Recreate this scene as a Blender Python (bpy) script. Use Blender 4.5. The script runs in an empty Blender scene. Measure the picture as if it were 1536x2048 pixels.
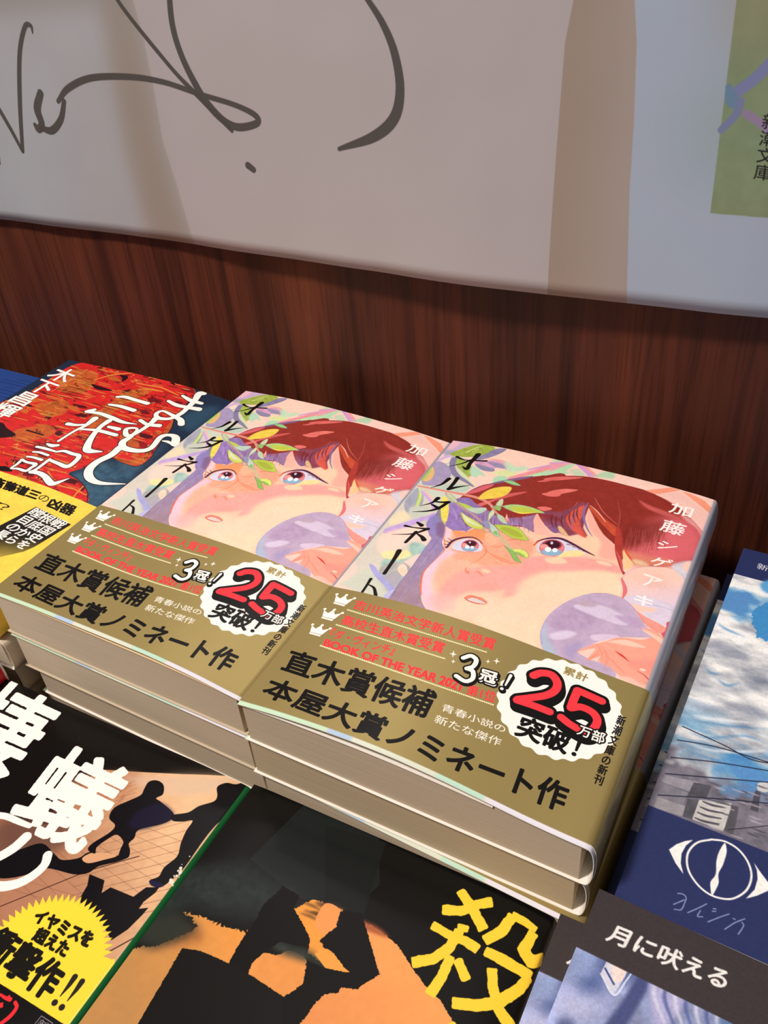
import bpy, bmesh, math, random
import numpy as np
from mathutils import Matrix, Vector

# ============================================================ CAMERA
SC = bpy.context.scene
FPX = 1724.6269
CAM_C = np.array([126.4200, -119.6580, 187.8470])      # millimetres; origin = front left corner of the right-hand top book
def _rod(r):
    th = np.linalg.norm(r); k = r / th
    K = np.array([[0, -k[2], k[1]], [k[2], 0, -k[0]], [-k[1], k[0], 0]])
    return np.eye(3) + np.sin(th) * K + (1 - np.cos(th)) * K @ K
CAM_R = _rod(np.array([-0.89243094, -0.29222809, -0.41415644]))                     # world -> camera
ZS = 63.2                                          # height of that corner above the shelf (mm)
MM = .001
def wv(x, y, z): return Vector((x * MM, y * MM, (z + ZS) * MM))

cam_d = bpy.data.cameras.new('camera'); cam = bpy.data.objects.new('camera', cam_d)
SC.collection.objects.link(cam); SC.camera = cam
cam_d.sensor_fit = 'AUTO'; cam_d.sensor_width = 36; cam_d.lens = FPX / 2048 * 36
cam_d.clip_start = .01; cam_d.clip_end = 50
_m = Matrix([list(r) for r in CAM_R.T]).to_4x4(); _m.translation = wv(*CAM_C); cam.matrix_world = _m

# ============================================================ WORLD, LIGHTS, EXPOSURE
SC.view_settings.view_transform = 'Standard'; SC.view_settings.look = 'None'
SC.view_settings.gamma = 1; SC.view_settings.use_curve_mapping = False
SC.view_settings.exposure = 0.0
W_ = bpy.data.worlds.new('room_air'); SC.world = W_; W_.use_nodes = True
_bg = W_.node_tree.nodes['Background']; _bg.inputs[0].default_value = (1, .96, .91, 1); _bg.inputs[1].default_value = .17
def area(name, loc, tgt, size, power, col):
    d = bpy.data.lights.new(name, 'AREA'); d.shape = 'RECTANGLE'; d.size, d.size_y = size; d.energy = power; d.color = col
    o = bpy.data.objects.new(name, d); SC.collection.objects.link(o); o.location = loc
    o.rotation_euler = (Vector(tgt) - Vector(loc)).to_track_quat('-Z', 'Y').to_euler()
    return o
area('ceiling_panel_light', (-.60, -.72, 1.62), (0, .02, .05), (.22, .22), 36, (1, .925, .875))
area('ceiling_strip_light', (-.2, .0, 2.1), (.0, .05, .05), (.9, .2), 6, (1, .96, .92))

# ============================================================ OBJECT HELPERS
def link(name, me, mats=(), parent=None):
    o = bpy.data.objects.new(name, me); SC.collection.objects.link(o)
    for m in mats: me.materials.append(m)
    if parent is not None: o.parent = parent
    return o
def tag(o, label=None, cat=None, group=None, kind=None):
    for k, v in (('label', label), ('category', cat), ('group', group), ('kind', kind)):
        if v: o[k] = v
    return o
def mesh(name, verts, faces, uvs=None, mi=None, smooth=None):
    me = bpy.data.meshes.new(name); me.from_pydata([tuple(v) for v in verts], [], faces)
    if uvs is not None:
        l = me.uv_layers.new(name='UVMap'); vi = np.empty(len(me.loops), np.int32); me.loops.foreach_get('vertex_index', vi)
        l.data.foreach_set('uv', np.asarray(uvs, np.float32)[vi].ravel())
    if mi is not None: me.polygons.foreach_set('material_index', mi)
    if smooth is not None: me.polygons.foreach_set('use_smooth', smooth)
    me.update(); return me

# ============================================================ PRINT PAINTER (numpy raster in millimetres on the paper)
RNG = np.random.RandomState(7)
def fbm(h, w, cell, octaves=4, seed=0, ax=1.0):
    r = np.random.RandomState(seed); out = np.zeros((h, w), np.float32); amp = 1; tot = 0
    for _ in range(octaves):
        gh, gw = int(h / cell) + 3, int(w / (cell * ax)) + 3
        g = r.rand(gh, gw).astype(np.float32)
        y = np.arange(h) / cell; x = np.arange(w) / (cell * ax)
        y0 = y.astype(int); x0 = x.astype(int); fy = y - y0; fx = x - x0
        fy = (fy * fy * (3 - 2 * fy))[:, None].astype(np.float32); fx = (fx * fx * (3 - 2 * fx))[None].astype(np.float32)
        a = g[y0][:, x0]; b = g[y0][:, x0 + 1]; c = g[y0 + 1][:, x0]; d = g[y0 + 1][:, x0 + 1]
        out += amp * ((a * (1 - fx) + b * fx) * (1 - fy) + (c * (1 - fx) + d * fx) * fy)
        tot += amp; amp *= .5; cell = max(1.5, cell / 2)
    return out / tot
def boxblur(m, r):
    r = int(round(r))
    if r < 1: return m
    for _ in range(2):
        for ax in (0, 1):
            p = np.pad(m, [(r + 1, r) if a == ax else (0, 0) for a in (0, 1)], mode='edge')
            c = np.cumsum(p, axis=ax, dtype=np.float32); n = m.shape[ax]; k = 2 * r + 1
            m = (np.take(c, range(k, k + n), ax) - np.take(c, range(0, n), ax)) / k
    return m
def dilate(m, r):
    n = int(round(r))
    for i in range(n):
        o = m.copy()
        np.maximum(o[1:], m[:-1], out=o[1:]); np.maximum(o[:-1], m[1:], out=o[:-1])
        np.maximum(o[:, 1:], m[:, :-1], out=o[:, 1:]); np.maximum(o[:, :-1], m[:, 1:], out=o[:, :-1])
        if i % 2:
            np.maximum(o[1:, 1:], m[:-1, :-1], out=o[1:, 1:]); np.maximum(o[:-1, :-1], m[1:, 1:], out=o[:-1, :-1])
            np.maximum(o[1:, :-1], m[:-1, 1:], out=o[1:, :-1]); np.maximum(o[:-1, 1:], m[1:, :-1], out=o[:-1, 1:])
        m = o
    return m
def crom(p, closed=True, n=6):
    p = np.asarray(p, float); N = len(p)
    if closed: q = [p[(i + k) % N] for i in range(N) for k in (-1, 0, 1, 2)]; M = N
    else:
        e = np.vstack([2 * p[0] - p[1], p, 2 * p[-1] - p[-2]]); M = N - 1
        q = [e[i + k] for i in range(M) for k in range(4)]
    q = np.array(q).reshape(M, 4, -1); out = []
    for t in np.arange(n) / n:
        out.append(.5 * (2 * q[:, 1] + (q[:, 2] - q[:, 0]) * t + (2 * q[:, 0] - 5 * q[:, 1] + 4 * q[:, 2] - q[:, 3]) * t * t
                         + (-q[:, 0] + 3 * q[:, 1] - 3 * q[:, 2] + q[:, 3]) * t ** 3))
    o = np.stack(out, 1).reshape(M * n, -1)
    return o if closed else np.vstack([o, p[-1:]])
def crop(ox, oy, s):
    return lambda pts: np.asarray(pts, float).reshape(-1, 2) * s + (ox, oy)

_glyphs = {}
def glyph(s):
    """Outline triangles of a string from Blender's own font, em = 1."""
    if s not in _glyphs:
        c = bpy.data.curves.new('g', 'FONT'); c.body = s; c.size = 1; c.resolution_u = 5
        o = bpy.data.objects.new('g', c); SC.collection.objects.link(o)
        dg = bpy.context.evaluated_depsgraph_get(); me = o.evaluated_get(dg).to_mesh()
        v = np.array([x.co[:2] for x in me.vertices]).reshape(-1, 2); me.calc_loop_triangles()
        t = np.array([x.vertices[:] for x in me.loop_triangles], int).reshape(-1, 3)
        o.evaluated_get(dg).to_mesh_clear(); bpy.data.objects.remove(o); bpy.data.curves.remove(c)
        _glyphs[s] = (v, t)
    return _glyphs[s]

class Print:
    """A printed sheet: w x h millimetres at S pixels per millimetre; photo(px) gives paper millimetres."""
    def __init__(self, w, h, S, col, photo=None):
        self.w, self.h, self.S = w, h, S; self.W, self.H = int(w * S), int(h * S)
        self.a = np.empty((self.H, self.W, 3), np.float32); self.a[:] = np.array(col) / 255; self.photo = photo
        self.clip = None
    def pix(self, pts, mm=False):
        p = np.asarray(pts, float).reshape(-1, 2)
        if not mm: p = self.photo(p)
        return p * self.S
    def _bbox(self, p, m):
        x0 = max(0, int(np.floor(p[:, 0].min() - m))); x1 = min(self.W, int(np.ceil(p[:, 0].max() + m)) + 1)
        y0 = max(0, int(np.floor(p[:, 1].min() - m))); y1 = min(self.H, int(np.ceil(p[:, 1].max() + m)) + 1)
        return x0, x1, y0, y1
    def cover(self, edges, bb):
        """edges: Nx4 (x0,y0,x1,y1) -> coverage by signed area on bbox, 3 sub-scanlines"""
        x0, x1, y0, y1 = bb; w, h = x1 - x0, y1 - y0
        acc = np.zeros((h, w + 2), np.float32); SUB = 3
        e = edges - np.array([x0, y0, x0, y0]); d = e[:, 3] - e[:, 1]; k = np.abs(d) > 1e-9; e = e[k]; d = d[k]
        ya = np.minimum(e[:, 1], e[:, 3]); yb = np.maximum(e[:, 1], e[:, 3])
        ia = np.maximum(0, np.ceil(ya * SUB - .5)).astype(int); ib = np.minimum(h * SUB, np.ceil(yb * SUB - .5)).astype(int)
        n = np.maximum(0, ib - ia); idx = np.repeat(np.arange(len(e)), n)
        if len(idx) == 0: return acc[:, :w]
        off = np.arange(len(idx)) - np.repeat(np.cumsum(n) - n, n); sl = ia[idx] + off
        yy = (sl + .5) / SUB; xx = e[idx, 0] + (yy - e[idx, 1]) / d[idx] * (e[idx, 2] - e[idx, 0])
        xx = np.clip(xx, 0, w); xi = xx.astype(int); f = xx - xi; sg = np.sign(d[idx]) / SUB; r = sl // SUB
        np.add.at(acc, (r, xi), sg * (1 - f)); np.add.at(acc, (r, xi + 1), sg * f)
        return np.minimum(1, np.abs(np.cumsum(acc, 1)[:, :w]))
    def comp(self, m, bb, col, a=1.0):
        x0, x1, y0, y1 = bb
        if self.clip is not None: m = m * self.clip[y0:y1, x0:x1]
        m = (m * a)[..., None]; c = np.asarray(col, np.float32)
        if c.max() > 1.5 or c.ndim == 1: c = c / 255
        self.a[y0:y1, x0:x1] = self.a[y0:y1, x0:x1] * (1 - m) + c * m
    def mask(self, pts, mm=False, smooth=0, blur=0, rough=0, seed=1):
        p = self.pix(crom(pts, True, 5) if smooth else pts, mm)
        if rough:
            q = []; 
            for i in range(len(p)):
                a, b = p[i], p[(i + 1) % len(p)]; n = max(1, int(np.linalg.norm(b - a) / (self.S * .35)))
                q += [a + (b - a) * t / n for t in range(n)]
            p = np.array(q) + np.random.RandomState(seed).normal(0, rough * self.S, (len(q), 2))
        bb = self._bbox(p, 2 + blur * self.S * 3)
        if bb[1] <= bb[0] or bb[3] <= bb[2]: return None, bb
        e = np.hstack([p, np.roll(p, -1, 0)]); m = self.cover(e, bb)
        if blur: m = boxblur(m, blur * self.S)
        return m, bb
    def fill(self, pts, col, a=1.0, smooth=1, blur=0, rough=0, tex=0, mm=False, seed=1, grad=None):
        m, bb = self.mask(pts, mm, smooth, blur, rough, seed)
        if m is None: return self
        c = np.array(col, np.float32)
        if tex or grad:
            c = np.broadcast_to(c, m.shape + (3,)).copy()
            if grad:   # (photo p0, photo p1, colour at p1)
                g = self.pix([grad[0], grad[1]], mm); dv = g[1] - g[0]
                yy, xx = np.mgrid[bb[2]:bb[3], bb[0]:bb[1]]
                t = np.clip(((xx - g[0][0]) * dv[0] + (yy - g[0][1]) * dv[1]) / (dv @ dv), 0, 1)[..., None]
                c = c * (1 - t) + np.array(grad[2], np.float32) * t
            if tex: c = c * (1 + tex * (fbm(*m.shape, 14, 4, seed)[..., None] - .5) * 2)
            c = np.clip(c, 2, 255)
        self.comp(m, bb, c, a); return self
    def stroke(self, pts, w, col, a=1.0, smooth=1, blur=0, mm=False, out=0, outcol=None, off=None, rough=0, flat=False, jag=0):
        """w: widths in photo px (or mm) at the points, round ends; out = outline width mm"""
        pts = np.asarray(pts, float).reshape(-1, 2); w = np.asarray(w, float)
        w = np.broadcast_to(w, (len(pts),)) if w.ndim == 0 or len(w) == len(pts) else np.interp(np.linspace(0, 1, len(pts)), np.linspace(0, 1, len(w)), w)
        q = np.c_[pts, w]
        if smooth and len(pts) > 2: q = crom(q, False, 7)
        p = self.pix(q[:, :2], mm)
        if mm: r = q[:, 2] / 2 * self.S
        else:
            j1 = self.pix(q[:, :2] + (1, 0)) - p; j2 = self.pix(q[:, :2] + (0, 1)) - p
            r = q[:, 2] / 2 * np.sqrt(np.abs(j1[:, 0] * j2[:, 1] - j1[:, 1] * j2[:, 0]))
        if off is not None: p = p + np.array(off) * self.S
        r = np.maximum(r, .35) + out * self.S
        bb = self._bbox(p, r.max() + 2 + blur * self.S * 3)
        x0, x1, y0, y1 = bb
        if x1 <= x0 or y1 <= y0: return self
        M = np.zeros((y1 - y0, x1 - x0), np.float32)
        for i in range(len(p) - 1):
            a_, b_ = p[i], p[i + 1]; ra, rb = r[i], r[i + 1]; R = max(ra, rb) + 1.5
            u0 = max(x0, int(min(a_[0], b_[0]) - R)); u1 = min(x1, int(max(a_[0], b_[0]) + R) + 2)
            v0 = max(y0, int(min(a_[1], b_[1]) - R)); v1 = min(y1, int(max(a_[1], b_[1]) + R) + 2)
            if u1 <= u0 or v1 <= v0: continue
            yy, xx = np.mgrid[v0:v1, u0:u1]; d = b_ - a_; L = d @ d + 1e-9
            t0 = ((xx - a_[0]) * d[0] + (yy - a_[1]) * d[1]) / L; t = np.clip(t0, 0, 1)
            dist = np.hypot(xx - a_[0] - t * d[0], yy - a_[1] - t * d[1])
            if flat and (i == 0 or i == len(p) - 2): dist = dist + 1e3 * (((t0 < 0) & (i == 0)) | ((t0 > 1) & (i == len(p) - 2)))
            s = M[v0 - y0:v1 - y0, u0 - x0:u1 - x0]; np.maximum(s, np.clip(ra + (rb - ra) * t - dist + .5, 0, 1), out=s)
        if jag: M = np.clip((boxblur(M, 2) - .5 + (fbm(*M.shape, 7, 2, 3) - .5) * jag) * 4 + .5, 0, 1)
        if rough: M = M * np.clip(.45 + 1.6 * fbm(*M.shape, 6, 2, 3), 0, 1)
        if blur: M = boxblur(M, blur * self.S)
        self.comp(M, bb, outcol if outcol is not None else col, a); return self
    def dots(self, a, b, n, wpx, col):
        for t in np.linspace(0, 1, n):
            p = np.array(a) * (1 - t) + np.array(b) * t; self.stroke([p, p + .01], wpx, col, smooth=0)
    def text(self, s, quad, col, bold=0, vertical=False, out=0, outcol=None, off=None, a=1, mm=False, em=False, rough=0):
        """quad = top-left, top-right, bottom-right, bottom-left in photo px (or mm)"""
        q = np.array(quad, float); tris = []
        def place(v, t, X0, X1, Y0, Y1, box):      # box region of unit square, Y down
            x = (v[:, 0] - X0) / (X1 - X0); y = 1 - (v[:, 1] - Y0) / (Y1 - Y0)
            x = box[0] + x * (box[1] - box[0]); y = box[2] + y * (box[3] - box[2])
            p = (q[0] * ((1 - x) * (1 - y))[:, None] + q[1] * (x * (1 - y))[:, None] + q[2] * (x * y)[:, None] + q[3] * ((1 - x) * y)[:, None])
            tris.append(self.pix(p, mm)[t])
        if vertical:
            for i, ch in enumerate(s):
                v, t = glyph(ch)
                if len(t): place(v, t, 0, 1, -.12, .88, (0, 1, i / len(s), (i + 1) / len(s)))
        else:
            v, t = glyph(s)
            if em: place(v, t, 0, len(s), -.12, .88, (0, 1, 0, 1))
            else: place(v, t, v[:, 0].min(), v[:, 0].max(), v[:, 1].min(), v[:, 1].max(), (0, 1, 0, 1))
        T = np.concatenate(tris)
        ar = (T[:, 1, 0] - T[:, 0, 0]) * (T[:, 2, 1] - T[:, 0, 1]) - (T[:, 1, 1] - T[:, 0, 1]) * (T[:, 2, 0] - T[:, 0, 0])
        T[ar < 0] = T[ar < 0][:, ::-1]
        if off is not None: T = T + np.array(off) * self.S
        P = T.reshape(-1, 2); bb = self._bbox(P, 3 + (bold + out) * self.S)
        if bb[1] <= bb[0] or bb[3] <= bb[2]: return self
        E = np.concatenate([np.hstack([T[:, i], T[:, (i + 1) % 3]]) for i in range(3)])
        m = self.cover(E, bb)
        if bold: m = dilate(m, bold * self.S)
        if rough:
            n = fbm(*m.shape, 5, 2, 5); m = np.clip((boxblur(m, 1) - .5 + (n - .5) * rough) * 4 + .5, 0, 1)
        if out: self.comp(dilate(m, out * self.S), bb, outcol)
        self.comp(m, bb, col, a); return self
    def wash(self, amt=.05, cell=20, seed=3, ax=1):
        self.a *= 1 + amt * (fbm(self.H, self.W, cell, 4, seed, ax)[..., None] - .5) * 2
        return self
    def image(self, name, foil=None):
        """foil: ink colour that is metallic; its coverage goes into the alpha channel"""
        im = bpy.data.images.new(name, self.W, self.H, alpha=foil is not None)
        b = np.ones((self.H, self.W, 4), np.float32); b[..., :3] = np.clip(self.a, 0, 1)
        if foil is not None: b[..., 3] = 1 - np.clip(np.abs(self.a - np.array(foil) / 255).max(2) * 6, 0, 1); im.alpha_mode = 'CHANNEL_PACKED'
        im.pixels.foreach_set(b.ravel()); im.update(); im.pack(); return im

# ============================================================ MATERIALS
def mat(name, col=(200, 200, 200), rough=.5, spec=.22, metal=0, coat=0, print_=None, noise=0, nscale=40, bump=0, nstretch=(1, 1, 1), foil=0):
    m = bpy.data.materials.new(name); m.use_nodes = True; nt = m.node_tree; b = nt.nodes['Principled BSDF']
    lin = [((c / 255) / 12.92 if c / 255 <= .04045 else ((c / 255 + .055) / 1.055) ** 2.4) for c in col]
    b.inputs['Base Color'].default_value = (*lin, 1); b.inputs['Roughness'].default_value = rough
    b.inputs['Specular IOR Level'].default_value = spec; b.inputs['Metallic'].default_value = metal
    b.inputs['Coat Weight'].default_value = coat; b.inputs['Coat Roughness'].default_value = .12
    src = None
    if print_ is not None:
        t = nt.nodes.new('ShaderNodeTexImage'); t.image = print_; t.extension = 'EXTEND'; src = t.outputs['Color']
        if foil:
            mu = nt.nodes.new('ShaderNodeMath'); mu.operation = 'MULTIPLY'; mu.inputs[1].default_value = foil
            nt.links.new(t.outputs['Alpha'], mu.inputs[0]); nt.links.new(mu.outputs[0], b.inputs['Metallic'])
        u = nt.nodes.new('ShaderNodeUVMap'); nt.links.new(u.outputs[0], t.inputs[0])
    if noise or bump:
        tc = nt.nodes.new('ShaderNodeTexCoord'); mp = nt.nodes.new('ShaderNodeMapping'); mp.inputs['Scale'].default_value = nstretch
        nt.links.new(tc.outputs['Object'], mp.inputs[0])
        n = nt.nodes.new('ShaderNodeTexNoise'); n.inputs['Scale'].default_value = nscale; n.inputs['Detail'].default_value = 4
        nt.links.new(mp.outputs[0], n.inputs['Vector'])
        if noise:
            mr = nt.nodes.new('ShaderNodeMapRange'); mr.inputs[1].default_value = .25; mr.inputs[2].default_value = .75
            mr.inputs[3].default_value = 1 - noise; mr.inputs[4].default_value = 1 + noise
            nt.links.new(n.outputs[0], mr.inputs[0])
            vm = nt.nodes.new('ShaderNodeVectorMath'); vm.operation = 'SCALE'
            if src: nt.links.new(src, vm.inputs[0])
            else: vm.inputs[0].default_value = lin
            nt.links.new(mr.outputs[0], vm.inputs['Scale']); src = vm.outputs[0]
        if bump:
            bp = nt.nodes.new('ShaderNodeBump'); bp.inputs['Strength'].default_value = bump; bp.inputs['Distance'].default_value = .0004
            nt.links.new(n.outputs[0], bp.inputs['Height']); nt.links.new(bp.outputs[0], b.inputs['Normal'])
    if src: nt.links.new(src, b.inputs['Base Color'])
    return m
PAPER = mat('page_edge_paper', (194, 177, 153), .85, .2, noise=.045, nscale=1500, bump=.12, nstretch=(.012, .012, 1))
PAPER2 = mat('page_edge_paper_warm', (188, 169, 138), .85, .2, noise=.05, nscale=1500, bump=.12, nstretch=(.012, .012, 1))
WHITE = mat('white_paper', (235, 228, 216), .7, .3, noise=.02)
CREAM = mat('cream_flyleaf', (240, 208, 160), .7, .3, noise=.02)
RED = mat('red_card', (180, 20, 28), .5, .4, noise=.03)

# ============================================================ BOOK GEOMETRY
ROWS = 14
class Book:
    """A paperback lying flat, spine on the right. Local millimetres: x from the fore-edge, y from the front edge.
    front/back: tables (x, z) of the top surface along the front and back edge; bot: (z_left, z_right) of the underside."""
    def __init__(self, x, y, z, th=0, W=104.5, D=151, front=None, back=None, bot=(-15.8, -19.0), bulge=2.6):
        self.o = (x, y, z); self.th = math.radians(th); self.W, self.D = W, D
        f = front or [(0, 0), (W, -.4)]; b = back or f
        self.fx, self.fz = np.array(f, float).T; self.bx, self.bz = np.array(b, float).T; self.bot = bot; self.bulge = bulge
        self.xs = W - bulge - .4          # where the spine begins
    def ztop(self, x, y):
        x = np.clip(x, 0, self.xs); t = np.clip(y / self.D, 0, 1)
        def sm(X, Z):       # smooth table lookup
            g = np.linspace(0, self.W, 60); v = np.interp(g, X, Z); k = np.array([1, 2, 3, 4, 3, 2, 1.]) / 16
            v = np.convolve(np.pad(v, 3, mode='reflect', reflect_type='odd'), k, 'valid'); return np.interp(x, g, v)
        return sm(self.fx, self.fz) * (1 - t) + sm(self.bx, self.bz) * t
    def zbot(self, x): return self.bot[0] + (self.bot[1] - self.bot[0]) * np.clip(x / self.W, 0, 1)
    def world(self, x, y, z):
        c, s = math.cos(self.th), math.sin(self.th)
        return (self.o[0] + c * x - s * y, self.o[1] + s * x + c * y, self.o[2] + z)
    def photo(self, px):
        """photo pixels -> millimetres on the cover surface (x, y), by tracing the camera ray to the real surface"""
        px = np.asarray(px, float).reshape(-1, 2)
        d = np.c_[(px[:, 0] - 768) / FPX, -(px[:, 1] - 1024) / FPX, -np.ones(len(px))] @ CAM_R
        z = np.full(len(px), self.o[2], float)
        for _ in range(8):
            s = (z - CAM_C[2]) / d[:, 2]; P = CAM_C + d * s[:, None]
            dx, dy = P[:, 0] - self.o[0], P[:, 1] - self.o[1]; c, s_ = math.cos(self.th), math.sin(self.th)
            X = c * dx + s_ * dy; Y = -s_ * dx + c * dy; z = .5 * z + .5 * (self.o[2] + self.ztop(X, Y))
        return np.c_[X, Y]
    def profile(self, y, off):
        """outline of the wrapped cover at depth y: x, z, arc position; off = outward offset"""
        pts = []
        for x in np.linspace(0, self.xs, 26): pts.append((x, self.ztop(x, y) + off, x))
        zt, zb = self.ztop(self.xs, y) + off, self.zbot(self.xs) - off; h = (zt - zb) / 2; s = self.xs; b = self.bulge + off
        last = (self.xs, zt)
        for a in np.linspace(0, math.pi, 13)[1:]:
            e = .72   # squarish round
            x = self.xs + .4 + b * abs(math.sin(a)) ** e; z = (zt + zb) / 2 + h * (1 if math.cos(a) > 0 else -1) * abs(math.cos(a)) ** .85
            if a > 3.1: x = self.xs
            s += math.hypot(x - last[0], z - last[1]); last = (x, z); pts.append((x, z, s))
        for x in np.linspace(self.xs, 0, 12)[1:]: pts.append((x, self.zbot(x) - off, s + self.xs - x))
        return pts
    def wrap(self, name, mats, parent, v0=0, v1=None, off=0., thick=.22, uw=140.):
        """jacket or band: a sheet of paper with thickness following the profile from y=v0 to v1"""
        v1 = self.D if v1 is None else v1; V = []; UV = []; rows = ROWS
        for i in range(rows + 1):
            y = v0 + (v1 - v0) * i / rows
            for o in (off, off - thick):
                for (x, z, s) in self.profile(y, o): V.append(wv(*self.world(x, y, z)) - self.base); UV.append((s / uw, y / self.D))
        n = len(self.profile(0, 0)); F = []; mi = []; K = len(V); V += V; UV += UV      # rim and inside get their own vertices
        def q(a, b, c, d, m): F.append((a, b, c, d)); mi.append(m)
        st = 2 * n
        for i in range(rows):
            for j in range(n - 1):
                a = i * st + j; q(a, a + 1, a + 1 + st, a + st, 0); a += K; q(a + n, a + n + st, a + n + 1 + st, a + n + 1, 1)
            a = K + i * st; q(a, a + st, a + st + n, a + n, 1); a += n - 1; q(a, a + n, a + st + n, a + st, 1)
        for j in range(n - 1):
            a = K + j; q(a, a + n, a + n + 1, a + 1, 1); a += rows * st; q(a, a + 1, a + n + 1, a + n, 1)
        me = mesh(name, V, F, UV, mi, [m == 0 for m in mi]); return link(name, me, mats, parent)
    def block(self, parent, m, top_gap=.5, arch=.12, inset=(.9, .8, .8), name='page_block'):
        """page block; its top follows a flattened version of the cover"""
        V, F = [], []; xs = np.linspace(inset[0], self.xs - .6, 16); ys = [inset[1], self.D - inset[2]]
        zl = lambda x, y: min(self.ztop(x, y) - top_gap, arch * (self.ztop(x, y)) + (1 - arch) * ((self.ztop(0, y)) * (1 - x / self.xs) + self.ztop(self.xs, y) * x / self.xs) - top_gap)
        n = len(xs)
        for y in ys:
            for x in xs: V.append(wv(*self.world(x, y, zl(x, y))) - self.base)
            for x in xs: V.append(wv(*self.world(x, y, self.zbot(x) + .3)) - self.base)
        for j in range(n - 1):
            F += [(j, j + n, j + n + 1, j + 1), (2 * n + j, 2 * n + j + 1, 3 * n + j + 1, 3 * n + j), (j, j + 1, 2 * n + j + 1, 2 * n + j), (n + j, 3 * n + j, 3 * n + j + 1, n + j + 1)]
        F += [(0, 2 * n, 3 * n, n), (n - 1, 2 * n - 1, 4 * n - 1, 3 * n - 1)]
        return link(name, mesh(name, V, F), [m], parent)
    def sheet(self, name, parent, m, x0, x1, frac, front=.35, thick=.32, gap=.45, arch=.12):
        """loose flyleaf between the block and the lifted cover; frac 0 = on the block, 1 = under the cover"""
        V, F = [], []; xs = np.linspace(x0, x1, 20); n = len(xs)
        for y in (front, self.D - 1.0):
            for dz in (0, -thick):
                for x in xs:
                    zt = self.ztop(x, y); lin = self.ztop(0, y) * (1 - x / self.xs) + self.ztop(self.xs, y) * x / self.xs
                    zb = min(zt - gap, arch * zt + (1 - arch) * lin - gap); V.append(wv(*self.world(x, y, zb * (1 - frac) + (zt - .25) * frac + dz)) - self.base)
        for j in range(n - 1):
            F += [(j, j + 1, 2 * n + j + 1, 2 * n + j), (j, n + j, n + j + 1, j + 1), (n + j, 3 * n + j, 3 * n + j + 1, n + j + 1), (2 * n + j, 2 * n + j + 1, 3 * n + j + 1, 3 * n + j)]
        F += [(0, 2 * n, 3 * n, n), (n - 1, 2 * n - 1, 4 * n - 1, 3 * n - 1)]
        return link(name, mesh(name, V, F), [m], parent)
    def root(self, label, group=None, name='paperback_book'):
        zb = self.zbot(self.W / 2); b = wv(*self.world(self.W / 2, self.D / 2, zb)); self.base = b
        e = bpy.data.objects.new(name, None); SC.collection.objects.link(e); e.location = b; e.empty_display_size = .02
        return tag(e, label, 'book', group)
# ============================================================ THE TOP BOOKS (positions from the photograph)
A = Book(0, 0, 0, front=[(0, 0), (12, 1.7), (25, 2.8), (37, 3.4), (50, 3.2), (63, 1.8), (76, -.2), (88, -2.1), (98, -3.1), (104.5, -3.4)],
         back=[(0, -.2), (12, .9), (25, 1.4), (47, .9), (67, .3), (86, -.5), (100, -1.7), (104.5, -2.6)], bot=(-15.8, -19.2))
B = Book(-106.3, 4.4, 0, front=[(0, 1.4), (20, 1.6), (38, 1.1), (55, .6), (70, 0), (87, -2.0), (98, -4.2), (104.5, -5.2)],
         back=[(0, .2), (20, .9), (41, .6), (62, -.6), (85, -2.4), (104.5, -5.0)], bot=(-16.8, -21.6))

# crops in which the print was studied: x0, y0, photo pixels per crop pixel
Za = crop(460, 780, .22135); Zb = crop(780, 880, .22135); Zc = crop(1100, 900, .22135); Zd = crop(1040, 1120, .22135); Ze = crop(640, 1140, .19531)
Zf = crop(460, 1150, .35156); Zg = crop(860, 1300, .35156); Zh = crop(0, 700, .32552)
Zi = crop(0, 1300, .36517); Zj = crop(150, 1520, .35807); Zk = crop(650, 1650, .35807); Zl = crop(1000, 1050, .34896); Zm = crop(1000, 1550, .34896)
Zn = crop(0, 0, .58594); Zo = crop(900, 0, .41406); Zq = crop(0, 1160, .12698); Zr = crop(0, 700, .17582)

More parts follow.
